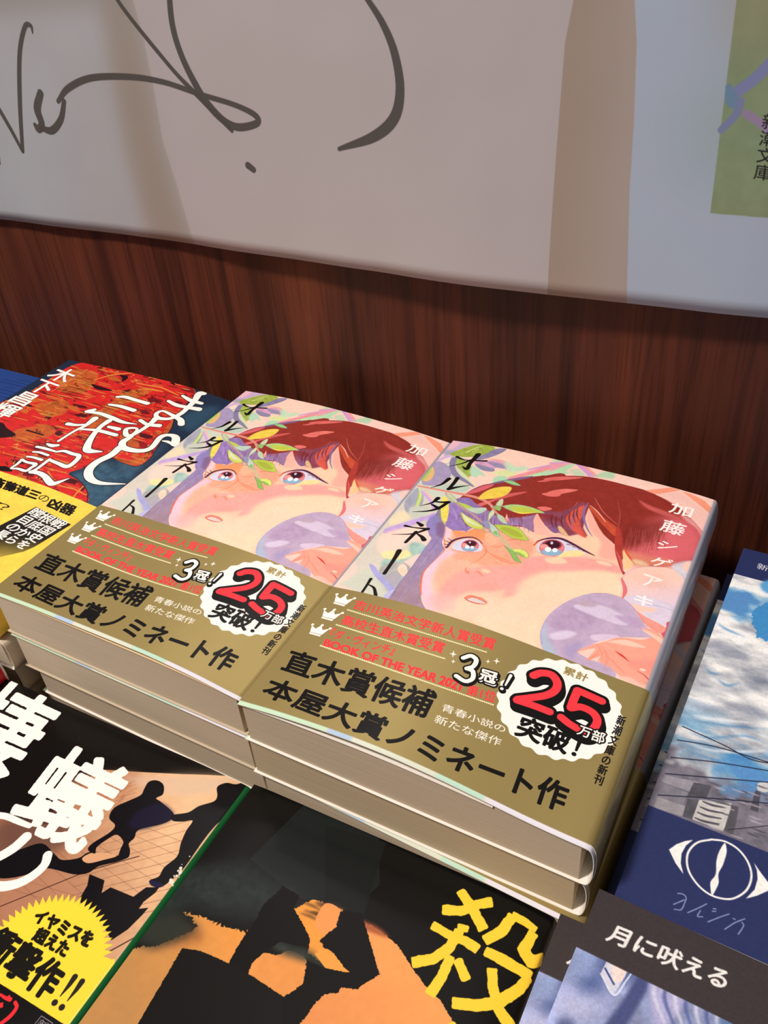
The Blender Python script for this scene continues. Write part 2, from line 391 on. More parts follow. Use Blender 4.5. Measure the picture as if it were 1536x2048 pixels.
def paint_portrait_cover(bk):
    P = Print(140, 151, 9, (252, 208, 194), bk.photo); F = lambda z, pts, col, a=1, **k: P.fill(z(pts), col, a, **k)
    S = lambda z, pts, w, col, a=1, **k: P.stroke(z(pts), w, col, a, **k)
    # foliage and branches, upper left
    F(Zb, [(600, 20), (1536, 160), (1536, 300), (1000, 420), (560, 300)], (250, 210, 190), smooth=0)
    F(Zb, [(200, 300), (640, 120), (700, 420), (560, 700), (300, 900), (0, 1200), (-160, 1500), (-300, 1600), (-300, 900), (0, 600)], (214, 206, 192), blur=1.2)
    F(Zb, [(575, 0), (900, 40), (780, 120), (560, 140), (480, 120)], (196, 168, 205), .9, blur=.8)
    F(Zb, [(575, 5), (640, 20), (560, 80), (520, 80)], (245, 190, 200), .8, blur=.5)
    F(Zb, [(500, 100), (640, 100), (580, 150), (500, 140)], (150, 160, 175), .7, blur=.6)
    F(Zb, [(540, 128), (640, 82), (800, 40), (950, 68), (870, 125), (740, 152), (600, 148)], (158, 176, 74), tex=.12)
    S(Zb, [(690, 112), (760, 80), (830, 55)], [2, 1.2], (225, 228, 150)); S(Zb, [(740, 110), (800, 80)], 1.2, (215, 220, 140))
    F(Zb, [(750, 168), (870, 122), (960, 80), (1055, 84), (950, 142), (800, 182)], (138, 130, 166), tex=.1)
    F(Zb, [(430, 175), (520, 135), (560, 150), (450, 210)], (208, 172, 214), .9)
    F(Zb, [(455, 190), (560, 158), (552, 250), (500, 215)], (240, 216, 198))
    F(Zb, [(590, 168), (640, 160), (740, 240), (764, 290), (700, 335), (640, 275), (598, 230)], (158, 178, 84), tex=.12, blur=.2)
    F(Zb, [(740, 235), (800, 260), (865, 332), (805, 315), (775, 345), (725, 300)], (180, 216, 188), blur=.25)
    F(Zb, [(618, 270), (700, 330), (770, 425), (700, 405), (640, 335)], (210, 218, 172), blur=.3)
    S(Zb, [(575, 170), (556, 250), (600, 320), (680, 372), (750, 420)], [9, 10, 9, 6, 3], (134, 126, 162), blur=.15)
    F(Zb, [(760, 200), (830, 190), (960, 185), (1040, 215), (1062, 262), (960, 252), (900, 278), (830, 272), (790, 240)], (214, 158, 192), tex=.08)
    F(Zb, [(770, 215), (850, 235), (942, 262), (930, 285), (850, 278), (790, 247)], (140, 136, 166)); F(Zb, [(880, 200), (1000, 215), (1052, 256), (960, 245)], (150, 142, 172))
    S(Zb, [(860, 170), (950, 178), (1030, 196), (1062, 240), (1040, 272)], [1, 2, 2.5, 1], (232, 140, 126))
    F(Zb, [(1040, 190), (1130, 240), (1200, 238), (1265, 250), (1180, 282), (1060, 282)], (188, 226, 192), .85, blur=.4)
    F(Zb, [(930, 290), (1040, 278), (1132, 295), (1110, 326), (1000, 322)], (218, 226, 162)); F(Zb, [(955, 330), (1050, 330), (1062, 366), (980, 386), (925, 380)], (172, 216, 178), blur=.2)
    F(Zb, [(1100, 340), (1536, 250), (1536, 320), (1200, 360)], (186, 222, 180), smooth=0)
    F(Zb, [(1060, 340), (1536, 205), (1536, 235), (1080, 362)], (238, 150, 160), smooth=0); S(Zb, [(1250, 270), (1536, 208)], 4, (212, 160, 208)); S(Zb, [(1100, 355), (1536, 242)], 1.2, (235, 130, 90))
    F(Zc, [(0, 110), (215, 100), (225, 130), (0, 195)], (238, 162, 176), smooth=0); S(Zc, [(0, 122), (210, 108)], 3.5, (214, 160, 210))
    F(Zc, [(0, 200), (170, 130), (225, 132), (150, 190), (180, 210), (60, 225), (0, 228)], (182, 222, 178), blur=.2); F(Zc, [(20, 90), (80, 80), (100, 105), (40, 110)], (188, 220, 178), .8, blur=.3)
    F(Zc, [(210, 108), (265, 120), (430, 245), (350, 240)], (214, 160, 206), smooth=0); S(Zc, [(290, 125), (425, 240)], 4.5, (246, 160, 150)); F(Zc, [(180, 185), (260, 175), (320, 235), (230, 235)], (184, 214, 178), .8, blur=.4)
    F(Zc, [(480, 200), (540, 188), (590, 225), (560, 262), (480, 250), (400, 235)], (176, 212, 176), .9, blur=.5)
    # big dark leaf oval and grey green leaves
    F(Zb, [(440, 195), (500, 215), (546, 270), (540, 342), (470, 402), (380, 412), (290, 395), (320, 300), (380, 222)], (166, 152, 186), tex=.06)
    F(Zb, [(380, 240), (402, 290), (380, 345), (340, 372), (295, 362), (330, 290)], (226, 184, 122)); F(Zb, [(378, 245), (360, 290), (300, 362), (280, 360), (330, 290)], (160, 200, 92))
    F(Zb, [(250, 395), (400, 425), (520, 395), (640, 400), (730, 430), (660, 470), (500, 470), (380, 450)], (186, 204, 188), blur=.4)
    F(Zb, [(250, 432), (175, 500), (130, 570), (140, 640), (200, 702), (262, 640), (305, 520)], (164, 166, 182), tex=.1)
    F(Zb, [(268, 450), (292, 500), (262, 600), (215, 710), (195, 665), (240, 560)], (190, 206, 92), blur=.1); S(Zb, [(262, 440), (275, 500), (240, 600)], 2.5, (200, 225, 170))
    F(Zb, [(300, 440), (450, 478), (484, 560), (400, 604), (335, 560)], (204, 210, 192), blur=.2); S(Zb, [(292, 470), (370, 560), (396, 620)], 5, (208, 168, 222)); S(Zb, [(310, 440), (350, 500), (400, 540)], 2, (244, 190, 170))
    F(Zb, [(180, 610), (340, 600), (320, 690), (200, 720)], (200, 204, 190), blur=.5)
    F(Zb, [(-40, 800), (180, 728), (350, 678), (400, 655), (425, 690), (330, 722), (150, 792), (-40, 850)], (198, 168, 220), tex=.06)
    F(Zb, [(0, 720), (100, 640), (190, 700), (20, 770)], (236, 218, 184), blur=.6); F(Zb, [(-60, 850), (250, 780), (400, 800), (360, 880), (200, 920), (20, 1000), (-100, 1000)], (252, 212, 196), blur=.8)
    F(Zb, [(180, 930), (300, 940), (326, 1000), (200, 1055), (120, 1105), (-60, 1200), (-60, 1080), (150, 1040)], (166, 196, 186), blur=.5, tex=.1)
    F(Zb, [(-60, 1010), (150, 1000), (184, 1050), (60, 1082), (-60, 1060)], (240, 226, 164), blur=.3)
    F(Zb, [(-100, 1180), (80, 1100), (185, 1150), (150, 1250), (60, 1400), (-40, 1500)], (176, 174, 172), tex=.1, blur=.2)
    F(Zb, [(110, 1120), (152, 1150), (152, 1222), (110, 1222), (72, 1160)], (251, 214, 192))
    F(Ze, [(180, 140), (540, -40), (640, 150), (740, 290), (700, 320), (450, 260)], (206, 208, 192), smooth=0, blur=.8)
    F(Ze, [(600, 30), (700, 60), (830, 40), (760, 230), (690, 170)], (176, 170, 182), blur=.3)
    F(Ze, [(500, -60), (560, -40), (620, 40), (775, 205), (735, 255), (650, 150), (560, 60)], (168, 166, 216), tex=.08); F(Ze, [(650, 275), (700, 225), (765, 200), (722, 300)], (188, 186, 228))
    F(Ze, [(790, -10), (870, -20), (885, 38), (845, 62)], (248, 208, 184))
    # hair, right-hand side and top (dark red)
    F(Zb, [(690, 480), (830, 410), (1000, 380), (1200, 345), (1400, 322), (1600, 330), (1600, 700), (1400, 800), (1100, 790), (800, 800), (600, 720), (560, 600)], (148, 52, 44), smooth=1, tex=.07)
    F(Zc, [(-150, 620), (-160, 330), (-100, 240), (0, 232), (130, 232), (330, 240), (520, 275), (700, 320), (880, 370), (1030, 440), (1180, 530), (1290, 640), (1390, 760), (1420, 850), (1400, 960), (1290, 1015), (1080, 1050), (900, 1050), (760, 1030), (690, 940), (640, 1000), (590, 860), (330, 700), (0, 760)], (146, 50, 42), tex=.07)
    F(Zc, [(900, 640), (1200, 600), (1340, 700), (1430, 850), (1400, 960), (1290, 1015), (1080, 1052), (900, 1050), (760, 1025), (700, 900), (800, 800)], (226, 108, 116), .95, blur=2.2)
    F(Zc, [(640, 900), (900, 960), (1100, 1000), (1090, 1052), (900, 1050), (760, 1030)], (226, 140, 110), .8, blur=.9)
    F(Zc, [(680, 700), (900, 650), (1050, 640), (1000, 760), (850, 860), (700, 860)], (122, 42, 36), .7, blur=1.5)
    F(Zc, [(800, 450), (900, 500), (1060, 560), (1180, 620), (1060, 600), (880, 530)], (212, 100, 96), .85, blur=.3); F(Zc, [(1180, 580), (1300, 640), (1410, 790), (1400, 850), (1330, 720), (1230, 640)], (240, 170, 170), .8, blur=.3)
    F(Zc, [(-60, 262), (90, 240), (300, 250), (60, 275)], (226, 110, 106)); F(Zc, [(-20, 380), (120, 352), (252, 362), (150, 388), (0, 412)], (232, 120, 110), tex=.06)
    F(Zb, [(1330, 375), (1480, 345), (1540, 350), (1400, 378)], (216, 100, 96)); F(Zb, [(1370, 485), (1460, 470), (1536, 450), (1536, 505), (1440, 510)], (226, 112, 104))
    F(Zb, [(690, 480), (820, 420), (940, 400), (880, 440), (760, 480)], (214, 100, 108)); F(Zb, [(940, 520), (1100, 480), (1240, 470), (1080, 515), (960, 545)], (208, 94, 92))
    F(Zb, [(730, 600), (900, 545), (960, 540), (820, 600)], (220, 108, 108)); F(Zb, [(1330, 610), (1400, 602), (1466, 622), (1390, 642)], (228, 116, 108))
    F(Zb, [(700, 480), (820, 420), (960, 395), (1150, 365), (1250, 345), (1290, 325), (1120, 345), (900, 395), (720, 470)], (126, 96, 140), .9)
    for i in range(90):
        x = RNG.uniform(660, 1040); y = RNG.uniform(800, 960) - abs(x - 800) * .25; S(Zc, [(x, y), (x + 18 + RNG.uniform(-8, 8), y - 90)], [.8, 1.6, .6], (196, 96, 92) if i % 2 else (116, 40, 36), .55)
    S(Zc, [(400, 430), (480, 560), (600, 670)], [1, 2, 1], (200, 96, 84)); S(Zc, [(610, 450), (630, 600), (600, 760), (590, 900)], [.8, 2.2, 2, 1], (170, 70, 60)); S(Zc, [(250, 470), (160, 580), (130, 640)], [.8, 1.6, .6], (214, 110, 90))
    # left fringe, violet strands and long side hair
    F(Zb, [(530, 590), (620, 560), (740, 560), (860, 620), (1000, 700), (1150, 700), (1300, 690), (1480, 700), (1560, 780), (1480, 842), (1400, 770), (1320, 700), (1290, 830), (1200, 780), (1050, 770), (900, 770), (760, 790), (690, 820), (560, 810), (500, 760)], (152, 122, 172), grad=(Zb((1000, 700))[0], Zb((1100, 600))[0], (150, 60, 60)), tex=.12)
    F(Zb, [(590, 540), (700, 520), (760, 560), (800, 620), (700, 600)], (142, 116, 172), tex=.1)
    F(Zb, [(1380, 660), (1500, 660), (1600, 700), (1560, 800), (1480, 842), (1420, 790)], (134, 84, 124), blur=.2, tex=.1)
    F(Zc, [(-40, 560), (60, 560), (150, 540), (300, 470), (330, 560), (300, 680), (350, 790), (260, 760), (160, 780), (60, 740), (-40, 760)], (140, 70, 88), blur=.3, tex=.12)
    hair_l = np.vstack([Zb([(560, 560), (480, 600), (400, 680), (330, 750), (350, 850), (372, 900), (300, 1000), (180, 1170), (60, 1330), (-60, 1500)]), Ze([(640, 460), (900, 560), (1180, 600), (1100, 430), (1045, 330), (1030, 220), (1040, 110)]), Zb([(300, 1200), (360, 1130), (430, 1060), (490, 990), (470, 930), (500, 840), (520, 760), (620, 740), (640, 660)])])
    P.fill(hair_l, (152, 134, 186), tex=.08, grad=(Zb((400, 800))[0], Zb((150, 1450))[0], (164, 136, 152)))
    S(Zb, [(372, 900), (300, 1000), (180, 1170), (60, 1330), (0, 1450)], 1.2, (110, 120, 180), .8)
    F(Zb, [(520, 600), (640, 600), (660, 740), (700, 830), (620, 800), (540, 800), (500, 740)], (150, 122, 186), tex=.15)
    S(Zb, [(560, 610), (600, 700), (580, 780)], [2, 4, 1], (170, 146, 200), .8); S(Zb, [(450, 660), (440, 780), (420, 860)], [3, 7, 3], (128, 92, 128), .7, blur=.3)
    F(Zb, [(450, 615), (482, 700), (462, 782), (402, 802), (378, 740), (408, 680)], (134, 130, 146), tex=.12); F(Zb, [(480, 510), (520, 540), (532, 640), (500, 762), (466, 720), (458, 600)], (236, 218, 96), tex=.06)
    # face
    face = np.vstack([Zb([(500, 775), (484, 880), (494, 985), (430, 1060), (360, 1130), (300, 1200), (276, 1310), (290, 1420), (335, 1540)]), Ze([(1110, 420), (1250, 500), (1600, 600)]), Zd([(0, 800), (190, 820), (600, 700), (900, 380), (920, 350)]), Zc([(640, 1340), (650, 1200), (640, 1110), (620, 1000), (590, 870), (480, 760), (440, 700), (350, 520), (320, 600), (300, 700), (340, 780), (240, 770), (150, 780), (60, 750), (-20, 770)]), Zb([(1560, 830), (1480, 838), (1400, 770), (1330, 672), (1295, 740), (1290, 830), (1200, 785), (1050, 775), (900, 775), (760, 800), (690, 830), (560, 815)])])
    P.fill(face, (253, 202, 172), smooth=0, blur=.1)
    keep = P.clip; m, bb = P.mask(face, smooth=0); cl = np.zeros((P.H, P.W), np.float32); cl[bb[2]:bb[3], bb[0]:bb[1]] = m; P.clip = cl
    F(Zb, [(600, 800), (900, 780), (1250, 880), (1300, 1000), (1150, 1150), (900, 1150), (700, 1100), (560, 1050)], (240, 166, 134), .9, blur=.7, tex=.06)
    F(Zb, [(560, 810), (800, 800), (1000, 860), (900, 900), (640, 880)], (238, 152, 98), .85, blur=.4)
    F(Zb, [(430, 1100), (600, 1080), (740, 1120), (700, 1200), (640, 1350), (520, 1380), (420, 1350), (380, 1220)], (236, 180, 154), .85, blur=1.2, tex=.04)
    F(Zb, [(470, 1000), (560, 1000), (600, 1020), (480, 1080), (400, 1200), (380, 1350), (460, 1500), (330, 1540), (270, 1400), (270, 1300), (310, 1190)], (238, 200, 220), .95, blur=.8)
    F(Zb, [(496, 800), (560, 820), (540, 880), (500, 900)], (246, 206, 220), .9, blur=.5)
    F(Zb, [(640, 1180), (900, 1140), (1200, 1130), (1536, 1080), (1536, 1180), (1250, 1300), (1050, 1350), (900, 1370), (700, 1380), (560, 1450), (400, 1500), (460, 1350)], (248, 168, 158), .95, blur=.7, tex=.05)
    F(Zc, [(-200, 980), (100, 960), (420, 985), (600, 1040), (650, 1110), (420, 1092), (200, 1098), (0, 1125), (-260, 1150)], (246, 168, 160), .95, blur=.5, tex=.03); F(Zd, [(-40, 140), (180, 165), (440, 182), (260, 215), (0, 300), (-150, 330)], (250, 172, 164), .9, blur=.45)
    F(Zc, [(-100, 1110), (200, 1098), (420, 1095), (620, 1130), (640, 1300), (480, 1330), (250, 1320), (0, 1450), (-200, 1500), (-300, 1250)], (255, 218, 184), .9, blur=1.)
    F(Zd, [(0, 320), (300, 240), (600, 200), (900, 200), (920, 330), (600, 300), (300, 420), (190, 600), (180, 800), (0, 760), (-300, 640), (-400, 500)], (255, 219, 186), .95, blur=1.2)
    F(Zb, [(1400, 1070), (1536, 1060), (1600, 1110), (1450, 1115)], (254, 214, 178), .9, blur=.25); F(Zc, [(420, 1000), (520, 1015), (560, 1050), (450, 1030)], (254, 214, 180), .9, blur=.2)
    F(Zc, [(220, 780), (350, 780), (440, 800), (450, 880), (400, 950), (300, 870), (200, 810)], (252, 208, 174), .95, blur=.3); F(Zc, [(340, 520), (380, 560), (440, 680), (560, 780), (590, 880), (600, 990), (440, 960), (460, 830), (350, 700)], (250, 176, 160), .9, blur=.4)
    F(Zb, [(870, 830), (950, 800), (1000, 900), (920, 950), (860, 900)], (244, 186, 150), .9, blur=.2)
    F(Zb, [(1300, 750), (1340, 680), (1400, 780), (1480, 850), (1600, 850), (1500, 880), (1380, 860), (1300, 840)], (252, 184, 168), .9, blur=.2)
    F(Zb, [(560, 1440), (700, 1400), (900, 1400), (1050, 1440), (1300, 1400), (1536, 1300), (1536, 1600), (500, 1600)], (255, 214, 186), .75, blur=1.6); F(Zb, [(360, 1400), (560, 1400), (560, 1540), (380, 1540)], (252, 188, 182), .8, blur=1.2)
    P.clip = None
    S(Zb, [(484, 880), (494, 985), (430, 1060), (360, 1130), (300, 1200), (276, 1310), (280, 1400)], [1, 1.5, 1, 1, 2, 3, 1.5], (236, 110, 80), .9)
    for pts in ([(720, 1125), (820, 1070), (870, 1010), (850, 960), (820, 900)], [(880, 1010), (960, 1065), (1050, 1105), (1160, 1115)], [(690, 1150), (680, 1180), (710, 1210)], [(765, 1195), (800, 1195), (840, 1235)], [(900, 960), (980, 965), (1020, 950)], [(1060, 905), (1120, 900), (1220, 908)], [(930, 1040), (1000, 1065), (1080, 1100)]):
        S(Zb, pts, [.8, 2.2, 1], (232, 120, 84), .85, blur=.08)
    F(Zb, [(820, 1165), (880, 1170), (910, 1195), (850, 1200)], (255, 210, 170), .9, blur=.3); F(Zb, [(690, 1180), (715, 1185), (710, 1212), (695, 1205)], (236, 130, 90), .8, blur=.2)
    # mouth
    F(Zb, [(670, 1425), (720, 1400), (790, 1415), (840, 1430), (882, 1470), (850, 1485), (780, 1478), (710, 1455)], (240, 140, 116)); F(Zb, [(702, 1432), (740, 1424), (800, 1438), (856, 1468), (850, 1482), (780, 1470), (715, 1450)], (222, 206, 202)); S(Zb, [(670, 1425), (702, 1452), (780, 1478), (850, 1484)], [1, 2, 1], (206, 80, 66))
    S(Zb, [(700, 1432), (760, 1422), (858, 1466)], 1, (200, 90, 80))
    # eyes
    def eye(o, pts, iris, r, lashes, lash_pts, lw):
        F(Zb, pts, (218, 214, 232)); m, bb = P.mask(Zb(pts), smooth=1); cl = np.zeros((P.H, P.W), np.float32); cl[bb[2]:bb[3], bb[0]:bb[1]] = m; P.clip = cl
        cx, cy = iris; e = lambda sx, sy, ox=0, oy=0: [(cx + ox + sx * math.cos(t), cy + oy + sy * math.sin(t)) for t in np.arange(12) * math.pi / 6]
        F(Zb, e(r, r * .68), (226, 128, 136)); F(Zb, e(r * .86, r * .26, -4, r * .36), (140, 184, 210), blur=.15); F(Zb, e(r * .8, r * .4, 2, -r * .24), (150, 60, 70), blur=.15); F(Zb, e(r * .6, r * .32, 8, -r * .26), (66, 22, 38), blur=.06)
        F(Zb, e(r * .34, r * .18, -r * .62, -r * .12), (250, 160, 150)); F(Zb, e(r * .26, r * .2, -r * .3, r * .12), (255, 250, 250)); F(Zb, e(r * .22, r * .17, r * .25, r * .18), (250, 246, 250)); F(Zb, e(r * .12, r * .12, 0, -r * .4), (210, 210, 230))
        S(Zb, e(r, r * .66) + [(cx + r, cy)], .8, (190, 80, 90), .7); P.clip = None
        S(Zb, lash_pts, lw, (84, 40, 72))
        for l in lashes: S(Zb, l, [1.6, .5], (70, 34, 74))
    eye(0, [(555, 960), (600, 915), (700, 892), (790, 912), (832, 960), (825, 1000), (750, 1012), (650, 1005), (580, 990)], (722, 956), 78, [[(540, 930), (485, 905)], [(530, 945), (470, 940)], [(530, 960), (488, 968)], [(560, 915), (520, 885)]], [(510, 972), (560, 915), (640, 886), (740, 880), (800, 905), (830, 940)], [3.5, 4.5, 3, 2, 1])
    eye(0, [(1325, 990), (1350, 925), (1450, 895), (1560, 905), (1680, 960), (1790, 1015), (1700, 1040), (1500, 1050), (1380, 1030)], (1462, 975), 112, [], [(1300, 950), (1340, 912), (1440, 888), (1540, 892), (1640, 935), (1760, 1000), (1850, 1045)], [1, 2.2, 4, 5, 5, 3, 1])
    F(Zb, [(1580, 1010), (1700, 1000), (1760, 1020), (1700, 1050), (1560, 1060), (1500, 1075)], (250, 226, 150), .9, blur=.15)
    for x in (1600, 1650, 1700, 1740, 1780): S(Zb, [(x, 925 + (x - 1560) * .42), (x + 60, 925 + (x - 1540) * .5)], [2, .5], (120, 44, 52))
    S(Zb, [(1300, 950), (1340, 918), (1400, 898)], [3, 2, 1], (226, 96, 60), .9); S(Zb, [(560, 992), (650, 1010), (760, 1016)], 1, (220, 120, 110), .8); S(Zb, [(1330, 1010), (1400, 1042), (1520, 1056)], 1, (220, 140, 130), .8)
    # brush streaks in the fringe and side hair
    for i in range(60):
        x = RNG.uniform(560, 1300); y = 700 + RNG.uniform(-60, 30) + (x > 900) * 20; S(Zb, [(x, y), (x + RNG.uniform(-6, 10), y + 50), (x + RNG.uniform(-10, 20), y + 95)], [.6, 1.6, .4], ((122, 88, 148), (180, 160, 206), (110, 50, 70))[i % 3], .5)
    for i in range(40):
        t = RNG.uniform(0, 1); x = 470 - 330 * t; y = 850 + 520 * t; S(Zb, [(x, y), (x - 60, y + 80), (x - 120, y + 170)], [.6, 2.2, .6], (126, 112, 168) if i % 2 else (180, 160, 190), .35)
    F(Zb, [(360, 690), (420, 680), (470, 740), (440, 850), (370, 830), (335, 770)], (146, 132, 196), .8, blur=.5); F(Zb, [(420, 760), (480, 740), (500, 800), (480, 880), (430, 860)], (128, 90, 126), .7, blur=.5)
    # fringe tips over the forehead
    F(Zb, [(1190, 700), (1240, 690), (1330, 672), (1295, 740), (1300, 832), (1240, 790)], (156, 118, 156), tex=.1); F(Zb, [(1365, 680), (1500, 690), (1560, 760), (1536, 820), (1490, 842), (1430, 800)], (140, 100, 148), tex=.12, grad=(Zb((1440, 820))[0], Zb((1460, 690))[0], (140, 52, 56)))
    F(Zb, [(1295, 740), (1330, 665), (1370, 740), (1400, 800), (1340, 790)], (252, 180, 164)); F(Zb, [(1030, 735), (1055, 665), (1075, 735)], (252, 176, 160), smooth=0)
    F(Zb, [(500, 740), (600, 720), (640, 700), (690, 825), (640, 795), (570, 818), (540, 770)], (152, 124, 186), tex=.12)
    F(Zc, [(90, 740), (70, 690), (110, 700), (170, 780), (140, 775)], (236, 196, 140), .9, blur=.1)
    F(Zc, [(150, 600), (300, 500), (310, 560), (270, 660), (330, 790), (250, 760), (180, 700)], (222, 92, 74), .9, tex=.1, blur=.15); S(Zc, [(340, 480), (300, 580), (330, 700), (380, 780)], [2, 4, 3, 1], (130, 110, 170), .9); S(Zc, [(240, 560), (200, 640), (190, 720)], [2, 3, 1], (150, 110, 160), .8)
    for x, y in ((20, 580), (60, 600), (110, 590), (180, 560), (220, 540), (250, 520)): S(Zc, [(x, y), (x - 10, y + 60), (x + 10, y + 120)], [1, 2.4, .6], (90, 34, 44), .7)
    F(Zc, [(340, 500), (430, 560), (520, 640), (600, 700), (590, 780), (500, 700), (420, 610)], (206, 84, 56), .9, tex=.1); S(Zc, [(360, 500), (430, 560), (500, 650)], [1, 2, 1], (250, 190, 170))
    F(Zc, [(600, 700), (650, 760), (650, 950), (660, 1080), (680, 1110), (655, 1120), (610, 1000), (585, 880)], (178, 62, 54), tex=.1); S(Zc, [(600, 920), (640, 1010), (655, 1110)], [2, 4, 1], (214, 90, 96))
    F(Zc, [(660, 905), (700, 960), (750, 1030), (700, 1080), (665, 1060)], (253, 206, 150), .95, blur=.15); S(Zc, [(665, 890), (710, 960), (770, 1040)], [2, 3.5, 1], (220, 90, 56))
    F(Zc, [(740, 990), (830, 1000), (900, 1050), (780, 1040)], (240, 214, 170), .8, blur=.4)
    # ear, collar, boy with lilac hair
    F(Zc, [(650, 1160), (700, 1100), (800, 1062), (960, 1055), (1130, 1085), (1250, 1200), (1290, 1290), (1230, 1350), (1150, 1430), (900, 1370), (780, 1330), (700, 1280)], (251, 206, 188), grad=(Zc((950, 1150))[0], Zc((1050, 1400))[0], (232, 208, 224)))
    F(Zc, [(860, 1150), (980, 1110), (1060, 1160), (1000, 1240), (870, 1240)], (240, 182, 166), .5, blur=1.4); F(Zc, [(1100, 1040), (1330, 1000), (1330, 1100), (1280, 1260), (1200, 1160)], (214, 214, 226), .9, blur=.5); F(Zc, [(1190, 1030), (1290, 1010), (1240, 1110)], (252, 208, 190), .9, blur=.3)
    S(Zc, [(650, 1160), (700, 1100), (800, 1062), (960, 1055), (1130, 1085), (1250, 1200), (1300, 1290)], .8, (216, 150, 170), .8)
    F(Zc, [(640, 1170), (655, 1160), (700, 1270), (650, 1350), (660, 1260)], (224, 110, 116), .9)
    F(Zd, [(930, 360), (1000, 320), (1250, 360), (1500, 470), (1500, 560), (1420, 570), (1390, 480), (1380, 520), (1350, 600), (1200, 560), (1100, 480), (1000, 400)], (226, 212, 230), tex=.03); F(Zd, [(980, 390), (1120, 420), (1250, 450), (1150, 470), (1040, 460)], (252, 204, 182), .9, blur=.3)
    S(Zd, [(1150, 400), (1300, 430), (1400, 480), (1380, 590)], 1, (160, 160, 200), .8); F(Zd, [(1330, 560), (1420, 560), (1440, 640), (1380, 770), (1270, 660), (1320, 610)], (214, 94, 110))
    F(Zd, [(1040, 460), (1150, 520), (1300, 600), (1310, 640), (1250, 660), (1120, 570)], (246, 158, 142), tex=.03)
    hair2 = [(190, 640), (240, 530), (340, 430), (480, 350), (640, 302), (800, 305), (930, 350), (1010, 410), (1070, 500), (1140, 600), (1220, 690), (1100, 700), (900, 700), (700, 740), (600, 800), (520, 830), (640, 900), (760, 940), (860, 1010), (820, 1080), (500, 950), (320, 860), (200, 800)]
    F(Zd, hair2, (196, 172, 200), tex=.06); m, bb = P.mask(Zd(hair2), smooth=1); cl = np.zeros((P.H, P.W), np.float32); cl[bb[2]:bb[3], bb[0]:bb[1]] = m; P.clip = cl
    F(Zd, [(300, 500), (450, 420), (600, 450), (700, 560), (560, 640), (380, 640), (280, 600)], (186, 158, 192), .9, blur=1, tex=.08); F(Zd, [(480, 410), (700, 400), (900, 480), (1000, 560), (920, 590), (760, 540), (600, 480)], (222, 204, 228), .95, blur=.25, tex=.04)
    F(Zd, [(580, 370), (700, 400), (650, 425), (520, 400)], (196, 170, 186), .9, blur=.2); F(Zd, [(270, 670), (400, 640), (520, 660), (420, 710), (300, 720)], (222, 206, 230), .95, blur=.3); F(Zd, [(640, 680), (800, 670), (900, 690), (860, 720), (680, 730)], (226, 204, 228), .95, blur=.12)
    F(Zd, [(180, 700), (230, 560), (250, 700), (330, 850), (200, 820)], (180, 196, 216), .9, blur=.7); F(Zd, [(400, 800), (560, 740), (500, 850), (460, 900)], (176, 158, 200), .9, blur=.6); F(Zd, [(860, 500), (1050, 530), (1100, 620), (950, 570)], (190, 160, 196), .8, blur=.3)
    P.clip = None; S(Zd, [(195, 760), (185, 660), (240, 530), (340, 430), (480, 350), (640, 302)], [2.5, 2, 1, .6], (170, 170, 216), .8); S(Zd, [(640, 302), (800, 305), (930, 350), (1050, 460), (1150, 600)], .8, (150, 120, 170), .6)
    facb = [(510, 830), (640, 770), (760, 740), (900, 700), (1100, 720), (1200, 680), (1100, 610), (1230, 650), (1350, 760), (1330, 860), (1290, 960), (1260, 1060), (1210, 1140), (1200, 1200), (1080, 1130), (960, 1090), (880, 1030), (800, 960), (720, 920), (760, 860), (640, 900), (600, 905), (680, 800)]
    F(Zd, facb, (252, 168, 146), tex=.03); F(Zd, [(780, 740), (950, 720), (1140, 790), (1000, 780), (850, 750)], (254, 210, 188), .9, blur=.12); F(Zd, [(1100, 630), (1200, 660), (1350, 760), (1340, 800), (1200, 700)], (254, 204, 184), .95)
    F(Zd, [(1180, 900), (1280, 850), (1290, 960), (1220, 1050), (1100, 1000), (980, 960), (1000, 900)], (252, 150, 136), .7, blur=.7); S(Zd, [(860, 825), (920, 865), (985, 918)], [1, 4, 1], (226, 56, 44)); S(Zd, [(1232, 905), (1250, 935), (1275, 960)], [1, 3, 1], (226, 60, 50)); F(Zd, [(1080, 980), (1120, 985), (1140, 1000), (1100, 1000)], (255, 220, 200))
    S(Zd, [(1060, 1005), (1120, 1040), (1170, 1080), (1240, 1070)], [1, 2, 2, 1], (196, 70, 90)); F(Zd, [(1180, 1080), (1240, 1075), (1215, 1140)], (180, 160, 190)); F(Zd, [(900, 1060), (1000, 1060), (1080, 1110), (1190, 1150), (1200, 1220), (1050, 1150)], (252, 196, 178), .9, blur=.2)
    for pts in ([(700, 760), (740, 860), (700, 920)], [(730, 770), (790, 880), (760, 980)], [(800, 880), (880, 960), (960, 1040)], [(600, 905), (680, 860), (720, 800)]): S(Zd, pts, [2, 5, 1], (250, 150, 130), .8)
    # twig with leaves across the face
    S(Zb, [(250, 415), (500, 462), (780, 520), (900, 580), (960, 660), (1080, 740)], [3, 4.5, 6, 5, 4, 2], (222, 140, 124), blur=.05); S(Zb, [(500, 480), (620, 590), (740, 670), (850, 760), (900, 830)], [2.5, 3.5, 4, 4], (190, 150, 150)); S(Zb, [(880, 740), (960, 830), (1060, 950), (1120, 1010)], [4, 5, 5, 3], (200, 190, 150)); S(Zb, [(910, 600), (1020, 598), (1080, 600)], 2.5, (196, 190, 176))
    def leaf(z, pts, c1, pts2=None, c2=None, edge=(120, 110, 130)):
        F(z, pts, c1, tex=.05); 
        if pts2: F(z, pts2, c2, blur=.06)
        S(z, list(pts) + [pts[0]], .9, edge, .6)
